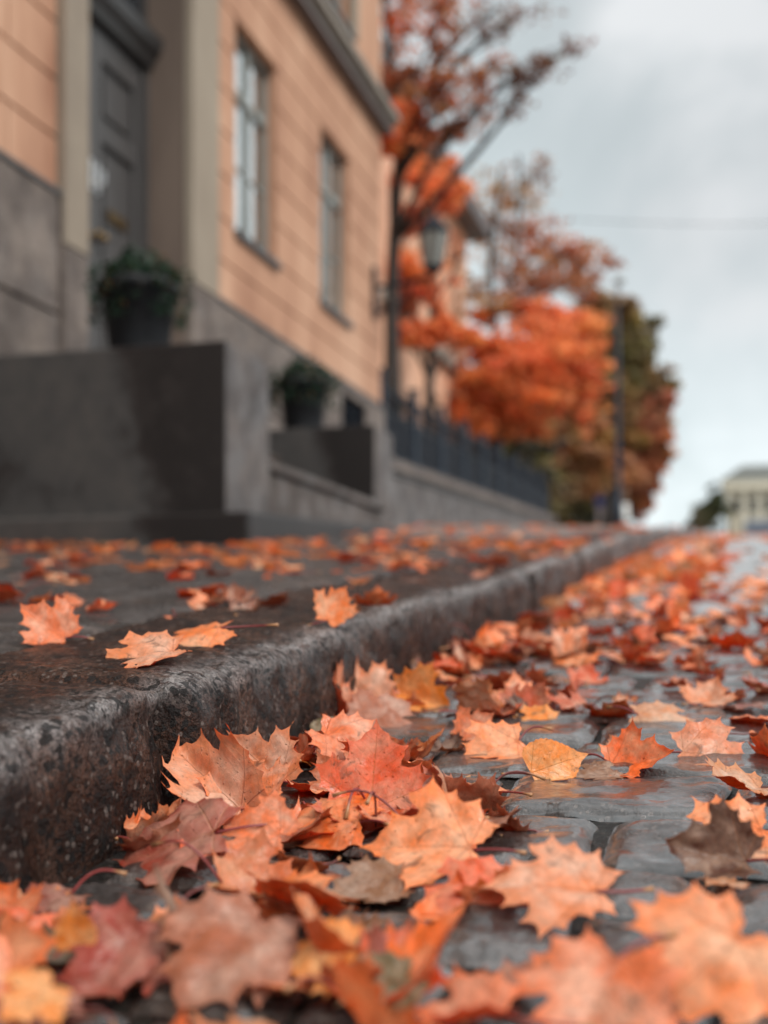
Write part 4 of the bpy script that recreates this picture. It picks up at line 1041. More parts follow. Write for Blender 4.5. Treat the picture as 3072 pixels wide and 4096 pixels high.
def deform(uv, r, fold=.0, bend=0., bendx=0., cup=0., curl=0., twist=0., wav=.04, crease=.03, seed=0):
    x = uv[:, 0].copy(); y = uv[:, 1].copy(); z = np.zeros_like(x)
    # pleats along the five veins
    best = np.full_like(x, 9.)
    for dg in (0, 62, -62, 103, -103):
        a = math.radians(dg); d = x * math.sin(a) + y * math.cos(a); c = np.abs(x * math.cos(a) - y * math.sin(a))
        best = np.minimum(best, np.where(d > 0, c, 9.))
    best = np.minimum(best, .3)
    z += crease * np.clip(best, 0, .12) / .12
    rr = np.hypot(x, y - .3)
    z += cup * rr ** 2 + curl * np.clip(rr - .38, 0, 1) ** 1.6 * 2.2
    z += wav * fbm(x * 2.3 + seed * 7.7, y * 2.3, seed, 5, 3) + wav * .35 * fbm(x * 7 + seed, y * 7, seed, 6, 2)
    # fold along the midrib
    if fold:
        sg = np.sign(x); ax = np.abs(x); x = sg * ax * math.cos(fold); z = z * math.cos(fold) + ax * math.sin(fold)
    if bendx:
        k = bendx; xx = x; x = np.sin(k * xx) / k - z * np.sin(k * xx); z = (1 - np.cos(k * xx)) / k + z * np.cos(k * xx)
    if bend:
        k = bend; yy = y; y = np.sin(k * yy) / k - z * np.sin(k * yy); z = (1 - np.cos(k * yy)) / k + z * np.cos(k * yy)
    if twist:
        a = twist * (y - .3); x, z = x * np.cos(a) - z * np.sin(a), x * np.sin(a) + z * np.cos(a)
    return np.stack([x, y, z], 1)

PAL = {'pale peach': (.70, .37, .235), 'orange': (.84, .235, .045), 'red orange': (.74, .135, .032), 'crimson': (.30, .050, .036), 'pinkish brown': (.36, .165, .120), 'tan': (.54, .35, .23),
       'golden': (.80, .34, .04), 'dark brown': (.075, .028, .020), 'olive green': (.11, .11, .045), 'grey brown': (.26, .185, .145), 'pale orange': (.80, .36, .15), 'salmon': (.70, .28, .15), 'rust': (.42, .11, .045)}
OTHER = {'pale peach': 'red orange', 'tan': 'orange', 'pinkish brown': 'rust', 'pale orange': 'orange', 'salmon': 'red orange', 'grey brown': 'rust'}

# height field the leaves pile up on
HX0, HY0, HR = -3.9, .2, .01
hx = HX0 + HR * np.arange(720); hy = HY0 + HR * np.arange(820)
GX, GY = np.meshgrid(hx, hy, indexing='ij')
def surf(x, y):
    x = np.asarray(x, float)
    return np.where(x < KX, pave_z(x, y), road_z(x, y) - .002)
HF = surf(GX, GY) + .001
def hs_(x, y):
    i = np.clip(((x - HX0) / HR).astype(int), 1, 718); j = np.clip(((y - HY0) / HR).astype(int), 1, 818)
    return (HF[i, j] * 2 + HF[i - 1, j] + HF[i + 1, j] + HF[i, j - 1] + HF[i, j + 1]) / 6
def hput(P):
    i = np.clip(((P[:, 0] - HX0) / HR).astype(int), 0, 719); j = np.clip(((P[:, 1] - HY0) / HR).astype(int), 0, 819)
    np.maximum.at(HF, (i, j), np.minimum(P[:, 2], HF[i, j] + .006))

def kerb_push(P):
    """nothing goes through the kerb face: what would is bent up along it"""
    face = KX + .006 + .006 * vnoise(P[:, 1] * 9, P[:, 2] * 9, 0, 2)
    low = (P[:, 2] < gs(P[:, 1]) + .112) & (P[:, 0] < face) & (P[:, 0] > KX - .12)
    dlt = np.where(low, face - P[:, 0], 0)
    P[:, 0] += dlt; P[:, 2] += dlt * .85
    return P

def leaf_mesh(name, P, uv, tr, rim, seed, ctop, cbot, L, mats):
    """two skins a fraction of a millimetre apart: a real leaf with an upper and a lower face"""
    n = len(P)
    A = P[tr]; fn = np.cross(A[:, 1] - A[:, 0], A[:, 2] - A[:, 0]); vn = np.zeros_like(P)
    for k in range(3): np.add.at(vn, tr[:, k], fn)
    vn /= np.linalg.norm(vn, axis=1)[:, None].clip(1e-12)
    V = np.concatenate([P + vn * .00018, P - vn * .00018]); Fs = np.concatenate([tr, tr[:, ::-1] + n])
    mi = np.concatenate([np.zeros(len(tr), int), np.ones(len(tr), int)])
    o = np_obj(name, V, Fs, mats, smooth=True, mi=mi)
    me = o.data
    if len(me.vertices) == 2 * n:
        a = me.color_attributes.new('tint', 'FLOAT_COLOR', 'POINT')
        c = np.ones((2 * n, 4), np.float32); c[:n, :3] = ctop; c[n:, :3] = cbot; a.data.foreach_set('color', c.ravel())
        b = me.attributes.new('rim', 'FLOAT', 'POINT'); rv = np.clip(1 - rim / .10, 0, 1).astype(np.float32); b.data.foreach_set('value', np.concatenate([rv, rv]))
        s = me.attributes.new('seed', 'FLOAT', 'POINT'); s.data.foreach_set('value', np.full(2 * n, seed, np.float32))
        u = me.uv_layers.new(name='leaf'); li = np.zeros(len(me.loops), np.int32); me.loops.foreach_get('vertex_index', li)
        u.data.foreach_set('uv', np.concatenate([uv, uv])[li].astype(np.float32).ravel())
    return o

def stem_mesh(base, dirv, length, rad, r, lift, parent, col=(.22, .035, .035)):
    d = Vector(dirv).normalized(); sd = Vector((-d.y, d.x, 0)); n = 9
    c1, c2 = r.choice((-1, 1)) * r.uniform(.15, .55), r.uniform(-.22, .22)
    pts = []
    for k in range(n + 1):
        t = k / n
        pts.append(Vector(base) + d * length * t + sd * length * (c1 * t * t + c2 * math.sin(3 * t)) + Vector((0, 0, 1)) * length * lift * (t * .7 + .45 * math.sin(math.pi * t)))
    for p in pts:
        fl = float(hs_(np.array([p.x]), np.array([p.y]))[0]) if .3 < p.y < 8 and p.x < 3 else float(surf(p.x, p.y))
        if Vector(base).x < KX:
            p.x = min(p.x, KX - .004); p.z = max(p.z, float(surf(p.x, p.y)) + rad + .001)
        elif p.x > KX + .008: p.z = max(p.z, fl + rad)
        elif p.z < float(surf(KX - .01, p.y)): p.x = KX + .01
    m = MB(); m.tube(pts, [rad * (1.0 + .9 * max(0, (k / n - .86) / .14)) for k in range(n + 1)], 7)
    o = m.build('stem', M['stem'], smooth=True); o.parent = parent
    cc = np.ones((len(m.v), 4), np.float32); cc[:, :3] = col; cc[-14:, :3] = (.42, .20, .09)
    a = o.data.color_attributes.new('tint', 'FLOAT_COLOR', 'POINT'); a.data.foreach_set('color', cc.ravel())
    return o

# ---- leaves one can point at, each where it lies (photo position of its base and tip turned into a place on the ground)
D2 = 3072 / 1659
def hit(dx, dy, h=0.0):
    px, py = dx * D2, dy * D2; Y = .45
    while Y < 12:
        p = pt(px, py, Y)
        if p.z <= float(surf(p.x, p.y)) + h: return p, Y
        Y *= 1.004
    return p, Y
#  (base x,y),(tip x,y), lift, dY tip, facing 0 flat..1 to camera, roll, colour, underside up, shape dict, label, short name, stem(lift,len) or None, kind
S_ = dict
HAND = [
 ((520, 1748), (322, 1560), .010, .045, .80, .05, 'pale peach', 1, S_(fold=.42, bendx=1.0, bend=-.3, curl=.06, wav=.05), 'large pale leaf standing upright against the kerb with both lobes raised', 'the tall pale leaf on the kerb', (.0, .35), 0),
 ((606, 1688), (498, 1590), .012, .03, .85, -.1, 'pale peach', 1, S_(fold=.18, bend=.3, wav=.04), 'pale veined leaf propped upright beside the tallest leaf at the kerb', 'the pale veined upright leaf', (.1, .4), 0),
 ((775, 1778), (628, 1730), .020, .03, .55, .1, 'orange', 0, S_(bend=-.7, bendx=-.7, wav=.05), 'domed bright orange leaf in front of the pale veined upright one', 'the domed bright orange leaf', (.2, .5), 0),
 ((800, 1752), (812, 1612), .020, .02, .96, .0, 'red orange', 0, S_(fold=.05, bend=.25, bendx=.3, wav=.04), 'deep red orange leaf standing upright with its tip pointing at the sky', 'the red orange leaf standing up', (.9, .7), 0),
 ((1015, 1838), (772, 1800), .020, .015, .42, -.1, 'pale orange', 1, S_(fold=.22, bend=-.5, wav=.06, curl=.02), 'big pale orange leaf with folded midrib below the upright red orange one', 'the big folded pale orange leaf', (.1, .5), 0),
 ((462, 1800), (215, 1838), .030, .02, .45, .15, 'crimson', 0, S_(fold=.1, bend=-.5, bendx=-.5, wav=.07), 'big dark crimson leaf lying over the heap at the foot of the kerb', 'the big crimson leaf', (.1, .5), 0),
 ((470, 1815), (368, 1880), .018, -.02, .75, .0, 'red orange', 0, S_(bend=.4, wav=.05), 'glowing red orange leaf hanging out below the big crimson one', 'the glowing leaf under the crimson one', None, 0),
 ((605, 1808), (478, 1758), .026, .02, .50, .0, 'salmon', 1, S_(fold=.2, bend=-.4, wav=.05), 'light salmon leaf wedged between the crimson and the domed orange leaf', 'the light salmon leaf', None, 0),
 ((560, 1985), (385, 2180), .040, -.05, .50, .05, 'pinkish brown', 1, S_(fold=.1, bend=-.3, bendx=-.3, wav=.06), 'very large blurred pinkish brown leaf lying closest of all to the viewer', 'the very large blurred leaf', None, 0),
 ((300, 2000), (190, 2150), .032, -.04, .45, .1, 'crimson', 1, S_(fold=.15, bend=-.3, wav=.07), 'dull purple red blurred leaf beside the very large pinkish one', 'the purple red blurred leaf', None, 0),
 ((110, 2130), (0, 2190), .045, -.03, .6, .0, 'golden', 0, S_(bend=-.3, wav=.05), 'glowing golden blurred leaf in the bottom corner below the kerb', 'the golden corner leaf', None, 0),
 ((1330, 2080), (1260, 2200), .030, -.03, .55, .1, 'salmon', 1, S_(fold=.25, bend=-.4, bendx=-.5, wav=.06), 'folded salmon red blurred leaf low in the foreground by the small setts', 'the folded salmon red blurred leaf', (.2, .5), 0),
 ((1600, 2030), (1440, 2140), .035, -.02, .5, -.15, 'pale orange', 1, S_(fold=.3, bend=-.5, bendx=-.4, wav=.06), 'wide drooping pale orange blurred leaf in the bottom corner on the road', 'the wide drooping blurred leaf', None, 0),
 ((1285, 1925), (1078, 1890), .022, .01, .40, .1, 'pale peach', 1, S_(fold=.15, bend=-.4, bendx=-.5, wav=.05), 'broad pale peach leaf raised above the small setts with pointed lobes', 'the broad pale peach leaf', (.0, .5), 0),
 ((1100, 1925), (940, 1975), .014, -.01, .55, .0, 'red orange', 0, S_(bend=-.5, bendx=-.5, wav=.06), 'red orange leaf with drooping points tucked below the broad pale peach one', 'the drooping red orange leaf', None, 0),
 ((1610, 1862), (1452, 1835), .006, .01, .75, .0, 'dark brown', 0, S_(fold=.5, bend=.5, curl=.08, wav=.07), 'dark brown curled dry leaf standing on the setts', 'the dark brown curled leaf', (.2, .3), 0),
 ((1145, 1672), (1232, 1640), .008, .01, .90, .0, 'golden', 0, S_(fold=.08, bend=-.25, wav=.03, crease=.02), 'golden heart shaped linden leaf with dark specks standing on edge', 'the golden heart shaped leaf', (.1, .4), 1),
 ((1330, 1672), (1232, 1698), .002, -.01, .35, .0, 'grey brown', 1, S_(bend=-.4, bendx=-.4, wav=.07, curl=-.04), 'small grey brown ragged leaf beaded with raindrops beside the golden heart shaped one', 'the grey ragged wet leaf', None, 0),
 ((1380, 1545), (1492, 1590), .014, -.02, .40, .0, 'tan', 1, S_(fold=-.18, bend=-.5, bendx=-.2, wav=.03), 'broad tan leaf with raised veins and raindrops lying on the wet setts', 'the broad tan veined leaf', (.25, .45), 0),
 ((1320, 1652), (1432, 1692), .008, -.01, .50, .1, 'orange', 1, S_(fold=.3, bend=.9, bendx=.4, wav=.05), 'narrow orange leaf curled like a boat in front of the broad tan one', 'the boat shaped orange leaf', (.4, .3), 0),
 ((1475, 1625), (1590, 1665), .010, -.02, .55, .0, 'salmon', 0, S_(fold=.1, bend=-.4, wav=.07), 'salmon orange leaf with grey blotches and hanging points at the sett edge', 'the blotched salmon leaf', (.0, .4), 0),
 ((1645, 1700), (1585, 1745), .003, -.02, .35, .0, 'tan', 1, S_(fold=.2, bend=.5, curl=.05, wav=.07), 'tan leaf with curled orange rim near the right end of the long sett', 'the tan curled rim leaf', None, 0),
 ((474, 1356), (305, 1384), .026, -.02, .32, .1, 'pale orange', 1, S_(fold=-.2, bend=-.35, wav=.03), 'long pale orange leaf on the kerb top with a curved red stem', 'the long leaf on the kerb top', (.0, .75), 0),
 ((372, 1408), (185, 1440), .014, -.02, .30, .1, 'pale peach', 1, S_(fold=.2, bend=-.25, wav=.05), 'flat pale peach leaf lying on the kerb by the cross joint', 'the flat leaf by the kerb joint', None, 0),
 ((140, 1380), (62, 1335), .006, .01, .60, .0, 'salmon', 1, S_(fold=.35, bend=.5, wav=.06, curl=.05), 'crumpled salmon leaf with raised lobes on the first pavement slab', 'the crumpled salmon pavement leaf', (.2, .5), 0),
 ((708, 1340), (735, 1292), .010, .02, .80, .0, 'pale orange', 1, S_(fold=.5, bend=.3, wav=.05), 'pale orange leaf folded up like a fan near the kerb edge', 'the fan folded leaf', (.1, .3), 0),
 ((820, 1525), (735, 1460), .012, .02, .80, .1, 'pale peach', 1, S_(fold=.15, bend=-.3, wav=.04), 'pale peach leaf leaning back against the kerb face farther up the gutter', 'the pale leaf leaning on the kerb face', None, 0),
 ((735, 1550), (680, 1485), .008, .02, .70, .9, 'salmon', 1, S_(fold=1.0, bend=-.2, wav=.03), 'narrow folded salmon leaf pointing up beside the kerb face', 'the narrow folded salmon leaf', None, 0),
 ((790, 1560), (850, 1525), .008, .03, .50, .0, 'pinkish brown', 1, S_(fold=.05, bend=-.3, wav=.03), 'purplish brown leaf with dark spots and pale midrib in the gutter', 'the spotted brown leaf', (.3, .6), 0),
 ((685, 1590), (765, 1552), .006, .02, .50, .0, 'olive green', 0, S_(bend=-.2, wav=.03), 'small olive green oval leaf under the spotted brown one', 'the small olive leaf', None, 1),
 ((612, 1626), (611, 1580), .004, .004, .95, .0, 'tan', 0, S_(fold=.15, bend=.1, wav=.03), 'tiny speckled spoon shaped leaf standing at the foot of the kerb', 'the tiny spoon shaped leaf', None, 1),
 ((865, 1500), (985, 1570), .022, -.04, .45, .3, 'golden', 0, S_(fold=.7, bend=-.3, wav=.04), 'golden orange leaf folded lengthwise across the dark heap in the gutter', 'the golden lengthwise folded leaf', None, 0),
 ((1195, 1560), (1120, 1570), .004, -.01, .45, .0, 'golden', 0, S_(bend=-.4, wav=.06), 'bright golden ragged leaf on the wet sett beside the gutter heap', 'the golden ragged leaf', None, 0),
 ((1118, 1605), (1040, 1655), .012, -.02, .50, .0, 'pale orange', 1, S_(fold=.2, bend=-.5, wav=.05), 'pale orange leaf with bent tip to the kerb side of the heart shaped one', 'the pale bent tip leaf', (.5, .5), 0),
 ((1000, 1592), (1055, 1552), .004, .01, .75, .0, 'salmon', 1, S_(fold=.4, bend=.3, wav=.05), 'small salmon leaf standing on its edge at the border of the bare setts', 'the small salmon edge leaf', None, 0),
 ((860, 1900), (770, 1925), .008, -.01, .35, .0, 'grey brown', 1, S_(bend=-.3, wav=.08, curl=-.03), 'soaked grey brown leaf with sparkling drops below the big folded orange one', 'the sparkling grey leaf', None, 0),
 ((165, 2045), (160, 1985), .025, .0, .8, .0, 'golden', 0, S_(fold=.3, bend=.3, wav=.03), 'rounded amber blurred leaf glowing between the purple leaf and the kerb', 'the rounded amber leaf', None, 1),
 ((20, 2070), (5, 1975), .02, .0, .85, .0, 'olive green', 1, S_(fold=.2, bend=.2, wav=.04), 'grey green blurred leaf at the kerb foot at the very edge of view', 'the grey green edge leaf', None, 0),
 ((760, 2050), (640, 2075), .03, .0, .5, .0, 'golden', 0, S_(bend=-.4, wav=.06), 'amber blurred leaf lying beside the very large pinkish one', 'the amber blurred leaf', None, 0),
 ((880, 2110), (720, 2160), .02, -.02, .4, .0, 'olive green', 0, S_(bend=-.2, wav=.06), 'dark olive blurred leaf on the near setts', 'the dark olive blurred leaf', None, 0),
 ((1645, 1800), (1562, 1830), .012, -.01, .45, .0, 'pale orange', 1, S_(fold=.3, bend=-.4, wav=.06), 'pale orange leaf behind the dark brown curled one on the road', 'the pale leaf behind the dark curled one', None, 0),
 ((1590, 1908), (1540, 1925), .001, -.01, .1, .0, 'tan', 1, S_(bend=-.1, wav=.04), 'tiny yellowish tan leaf lying flat on a small square sett', 'the tiny tan leaf on a sett', None, 0),
]
MINL = {1: .072, 2: .078, 3: .082, 4: .088, 5: .10, 7: .06, 8: .080, 9: .07, 11: .075, 12: .08, 13: .080, 14: .075, 15: .07, 16: .068, 17: .055, 18: .094, 19: .072, 20: .082, 21: .08, 22: .085, 23: .085, 24: .075, 25: .06, 26: .085, 27: .07, 28: .085, 31: .08, 32: .065, 33: .078, 34: .05, 35: .06, 38: .045, 39: .045, 40: .075}
HANDREC = []
for k, (b_, t_, lift, dY, face, roll, colr, under, shp, label, short, stem, kind) in enumerate(HAND):
    p0, Y0 = hit(b_[0], b_[1], lift)
    p1 = pt(t_[0] * D2, t_[1] * D2, Y0 + dY)
    fl = float(surf(p1.x, p1.y)) + .004
    if p1.z < fl and not (p1.x < KX): p1.z = fl
    HANDREC.append((k, p0, p1, Y0))
def hand_build(rec):
    k, p0, p1, Y0 = rec
    (b_, t_, lift, dY, face, roll, colr, under, shp, label, short, stem, kind) = HAND[k]
    ax = (p1 - p0); L = ax.length / 1.08; ax.normalize(); L = max(L, MINL.get(k, .030)) if k else .104
    tocam = -p0.normalized(); nrm = (Vector((0, 0, 1)) * (1 - face) + tocam * face)
    nrm = (nrm - ax * nrm.dot(ax)).normalized(); nrm = Matrix.Rotation(roll, 3, ax) @ nrm
    sx = ax.cross(nrm).normalized()
    if under: pass
    uv, tr, rim = (FINE_L if kind else FINE)[k % (2 if kind else 9)]
    r = random.Random(k * 13 + 5)
    Pl = deform(uv, r, seed=k * 1.37 + 2, **shp)
    Pw = np.array(p0)[None, :] + L * (Pl[:, :1] * np.array(sx) + Pl[:, 1:2] * np.array(ax) + Pl[:, 2:] * np.array(nrm))
    inr = (Pw[:, 0] > KX)
    fl = surf(Pw[:, 0], Pw[:, 1]) + .0015
    Pw[:, 2] = np.where(inr | (Pw[:, 2] > fl - .02), np.maximum(Pw[:, 2], fl), Pw[:, 2])
    Pw = kerb_push(Pw)
    c0 = Vector(Pw[0]) if False else p0
    ct = PAL[colr]; cb = PAL[OTHER.get(colr, 'pale peach' if not under else 'orange')]
    o = leaf_mesh('linden_leaf' if kind else 'maple_leaf', Pw - np.array(p0), uv, tr, rim, r.random(), ct, cb, L, [M['leaf_under'], M['leaf_top']] if under else [M['leaf_top'], M['leaf_under']])
    o.location = p0
    tag(o, label, 'leaf', 'fallen leaves')
    hput(Pw)
    if stem:
        dv = -ax; st = stem_mesh((0, 0, 0), (dv.x, dv.y, dv.z), .09 * stem[1] / .5, .0011, r, stem[0], o) if False else None
        m_dir = Vector((dv.x, dv.y, dv.z * .3))
        so_ = stem_mesh(p0, m_dir, min(.085, max(.03, L * stem[1] * 1.05)), .00125, r, stem[0], o)
        so_.matrix_parent_inverse = Matrix.Translation(-p0)
    return o

# ---- everything else that has fallen
def inpoly_density(x, y):
    """leaves per square metre"""
    z = float(surf(x, y)); px, py, Y = proj(x, y, z)
    if Y < .35: return 0
    dx, dy = px / D2, py / D2
    if x < KX:                                  # kerb and pavement
        if x > KX - .05: return 8
        if x < FX + .12: return 0
        if y < 1.6: return 16
        if y < 3: return 28
        return 34 if y < 6 else (14 if y < 9 else 4)
    gx = x - KX
    if y < 7:
        if dx > 1000 and 1690 < dy < 1800: return 4
        if dx > 1060 and 1800 <= dy < 1885: return 16
        if dx > 1270 and 1880 <= dy < 1995: return 12
        if 880 < dx < 1060 and 1560 < dy < 1640: return 25
        if dx > 1130 and 1440 < dy < 1520: return 60
        if dx > 1150 and 1520 <= dy < 1690: return 55
        if dx > 700 and dx < 1060 and 1860 < dy < 1960: return 60
        if dx > 1120 and dy > 1900: return 130 if dy > 2040 else 14
        if dy > 1960: return 330
        w = .34 + .03 * y
        if gx < w: return 300 if y < 2.6 else 130
        return (80 if gx < w + .4 else 55) if y < 2.4 else ((60 if gx < w + .4 else 38) if y < 4.5 else 20)
    w = .55
    if gx < w: return 70 * math.exp(-gx * 2.2)
    return 9 if y < 14 else 4
rr = np.random.default_rng(4)
def scatter(x0, x1, y0, y1, dmax):
    n = rr.poisson((x1 - x0) * (y1 - y0) * dmax)
    xs = rr.uniform(x0, x1, n); ys = rr.uniform(y0, y1, n); u = rr.random(n) * dmax
    return [(x, y) for x, y, q in zip(xs, ys, u) if q < inpoly_density(x, y)]
cand = scatter(-3.6, 2.2, .35, 7, 330) + scatter(-3.6, 5.5, 7, 14, 95) + scatter(-3.4, 7, 14, 34, 95) + scatter(KX, KX + 1.3, 34, 70, 60)
near_cols = [('pale peach', 22), ('pale orange', 17), ('orange', 20), ('red orange', 17), ('salmon', 15), ('tan', 8), ('pinkish brown', 9), ('crimson', 6), ('golden', 4), ('grey brown', 5), ('rust', 9), ('olive green', .8), ('dark brown', 2.5)]
names_ = [c for c, w in near_cols]; wts = np.array([w for c, w in near_cols], float); wts /= wts.sum()
wfar = wts * np.array([2.2 if c in ('pale peach', 'pale orange', 'tan') else (1.4 if c in ('orange', 'golden') else .45) for c in names_]); wfar /= wfar.sum()
under_ok = {'pale peach', 'tan', 'pinkish brown', 'pale orange', 'salmon', 'grey brown'}
recs = []
for (x, y) in cand:
    z = float(surf(x, y)); px, py, Y = proj(x, y, z)
    margin = 500 + 900 / max(Y, .4)
    if not (-margin < px < 3072 + margin) or py > 4096 + 500: continue
    skip = False
    for (k, p0, p1, Y0) in HANDREC:
        c = (p0 + p1) / 2
        cx, cy, cY = proj(c.x, c.y, c.z); R = (p1 - p0).length / cY * F * .52
        if (cx - px) ** 2 + ((cy - py) * 1.3) ** 2 < (R * .9 + .030 / Y * F) ** 2 and Y < cY - .01: skip = True; break
    if skip: continue
    L = float(rr.uniform(.050, .085)); L *= .75 if rr.random() < .2 else 1
    recs.append([x, y, L, names_[rr.choice(len(names_), p=wts if y < 2.6 else wfar)], px, py, Y])
inframe = [r_ for r_ in recs if -60 < r_[4] < 3130 and r_[5] < 4150]
inframe.sort(key=lambda r_: r_[6] / r_[2])
NIND = 258
ind = {id(r_) for r_ in inframe[:NIND]}
order = sorted(recs, key=lambda r_: rr.random() - (.5 if id(r_) not in ind else 0))
ALLV, ALLF, ALLC, ALLR, ALLS, ALLU = [], [], [], [], [], []; off_ = 0
INDOBJ = []
def rand_leaf(r_, fine):
    x, y, L, colr, px, py, Y = r_
    r = random.Random(int((x * 1000 + y * 7777) * 10))
    lind = L < .062 and fine and colr in ('golden', 'olive green', 'tan', 'orange')
    uv, tr, rim = FINE_L[r.randrange(2)] if lind else (FINE if fine else LOW)[r.randrange(9 if fine else 6)]
    heap = KX < x < KX + .45 and y < 7
    up = r.random() < (.15 if heap else .06)
    sgn = r.choice((1, 1, -1))
    P = deform(uv, r, fold=r.uniform(-.1, .55) if not up else r.uniform(.1, .6), bend=sgn * r.uniform(.1, 1.4) * (1 if y < 3.5 else .5), bendx=sgn * r.uniform(0, .9) * (1 if y < 3.5 else .4), curl=r.uniform(-.08, .26) if y < 3.5 else 0, wav=r.uniform(.03, .10), twist=r.uniform(-.5, .5), seed=r.uniform(0, 90)) * L
    P[:, 1] -= .4 * L
    up = up and x > KX + .06
    tilt = r.uniform(.45, 1.25) if up else abs(r.gauss(0, .16)) + (.1 if heap else 0)
    Rm = np.array(Matrix.Rotation(r.uniform(0, 2 * math.pi), 3, 'Z') @ Matrix.Rotation(tilt, 3, 'X') @ Matrix.Rotation(r.uniform(0, 6.283), 3, 'Z'))
    P = P @ Rm.T
    P[:, 0] += x; P[:, 1] += y
    if x > KX and y < 34 and P[:, 0].min() < KX + .004: P[:, 0] += min(.04, (KX + .004 - P[:, 0].min()) * .7)
    grid = y < 8 and x < 3.1
    Hh = hs_(P[:, 0], P[:, 1]) if grid else surf(P[:, 0], P[:, 1]) + .002
    if x > KX: Hh = np.where(P[:, 0] < KX + .012, road_z(KX, P[:, 1]) + .01, Hh)
    q = .9 if up else .80
    P[:, 2] += np.quantile(Hh - P[:, 2], q) if not up else -np.quantile(P[:, 2], .06) + np.median(Hh)
    P[:, 2] = np.maximum(P[:, 2], np.where(P[:, 2] > Hh - .03, Hh + .0008, P[:, 2]))
    if x > KX: P = kerb_push(P)
    if grid: hput(P)
    under = colr in under_ok
    flip = sgn < 0
    ct = np.array(PAL[colr]); cb = np.array(PAL[OTHER.get(colr, 'pale peach')])
    v = r.uniform(.62, 1.12) if y < 2.6 else r.uniform(.85, 1.25); ct = ct * v; cb = cb * v
    return P, uv, tr, rim, ct, cb, under, up, r
for r_ in order:
    fine = id(r_) in ind
    P, uv, tr, rim, ct, cb, under, up, r = rand_leaf(r_, fine or r_[6] < 3.6)
    if fine:
        c = P.mean(0)
        o = leaf_mesh('linden_leaf' if len(uv) in (len(FINE_L[0][0]), len(FINE_L[1][0])) else 'maple_leaf', P - c, uv, tr, rim, r.random(), ct, cb, r_[2], [M['leaf_under'], M['leaf_top']] if under else [M['leaf_top'], M['leaf_under']])
        o.location = c
        j = int(np.argmin(np.hypot(uv[:, 0], uv[:, 1]))); j2 = int(np.argmin(np.hypot(uv[:, 0], uv[:, 1] - .35)))
        if r.random() < .62:
            b0 = Vector(P[j]); dv = b0 - Vector(P[j2])
            so_ = stem_mesh(b0, (dv.x, dv.y, 0 * dv.z + 1e-4), r_[2] * r.uniform(.5, 1.05), .0011, r, r.uniform(-.05, .75) if r.random() < .6 else 0.05, o, (.22 * r.uniform(.6, 1.3), .04, .035))
            so_.matrix_parent_inverse = Matrix.Translation(-Vector(c))
        INDOBJ.append((o, r_, under, up, c))
    else:
        n = len(P); ALLV.append(P); ALLF.append(tr + off_); off_ += n
        ALLC.append(np.repeat(np.append(ct, 1)[None], n, 0)); ALLR.append(np.clip(1 - rim / .12, 0, 1)); ALLS.append(np.full(n, r.random())); ALLU.append(uv)
st = np_obj('leaf_litter', np.concatenate(ALLV), np.concatenate(ALLF), M['leaf_under'], smooth=True)
me = st.data
me.color_attributes.new('tint', 'FLOAT_COLOR', 'POINT').data.foreach_set('color', np.concatenate(ALLC).astype(np.float32).ravel())
me.attributes.new('rim', 'FLOAT', 'POINT').data.foreach_set('value', np.concatenate(ALLR).astype(np.float32))
me.attributes.new('seed', 'FLOAT', 'POINT').data.foreach_set('value', np.concatenate(ALLS).astype(np.float32))
u = me.uv_layers.new(name='leaf'); li = np.zeros(len(me.loops), np.int32); me.loops.foreach_get('vertex_index', li)
u.data.foreach_set('uv', np.concatenate(ALLU)[li].astype(np.float32).ravel())
tag(st, 'carpet of small distant orange leaves strewn up the road, gutter and pavement', 'leaves', kind='stuff')
print('LEAVES', len(recs), len(INDOBJ), len(HAND))
for rec in sorted(HANDREC, key=lambda q: -q[3]): hand_build(rec)

# labels: each other leaf by its colour and where it lies from a leaf one can name
seen = {}
for (o, r_, under, up, c) in INDOBJ:
    best = min(HANDREC, key=lambda q: (((q[1] + q[2]) / 2) - Vector(c)).length)
    m_ = (best[1] + best[2]) / 2; dx_, dy_ = c[0] - m_.x, c[1] - m_.y
    rel = ('uphill of' if dy_ > 0 else 'downhill of') if abs(dy_) > abs(dx_) else ('roadward of' if dx_ > 0 else 'kerbward of')
    size = 'small' if r_[2] < .058 else ('mid-sized' if r_[2] < .072 else 'large')
    pose = 'tilted' if up else ('flat' if rel[0] in 'ud' or True else '')
    key = f"{size} {r_[3]} leaf{' tilted on edge' if up else ''} {rel} {HAND[best[0]][10]}"
    seen.setdefault(key, []).append((math.hypot(dx_, dy_), o))
ORD = ['nearest', 'second nearest', 'third nearest', 'fourth nearest', 'fifth nearest', 'sixth nearest', 'seventh nearest', 'eighth nearest', 'ninth nearest', 'tenth nearest']
for key, lst in seen.items():
    lst.sort(key=lambda q: q[0])
    for i, (_, o) in enumerate(lst):
        tag(o, key if len(lst) == 1 else ORD[min(i, 9)] + ' ' + key, 'leaf', 'fallen leaves')
#LEAVES-END

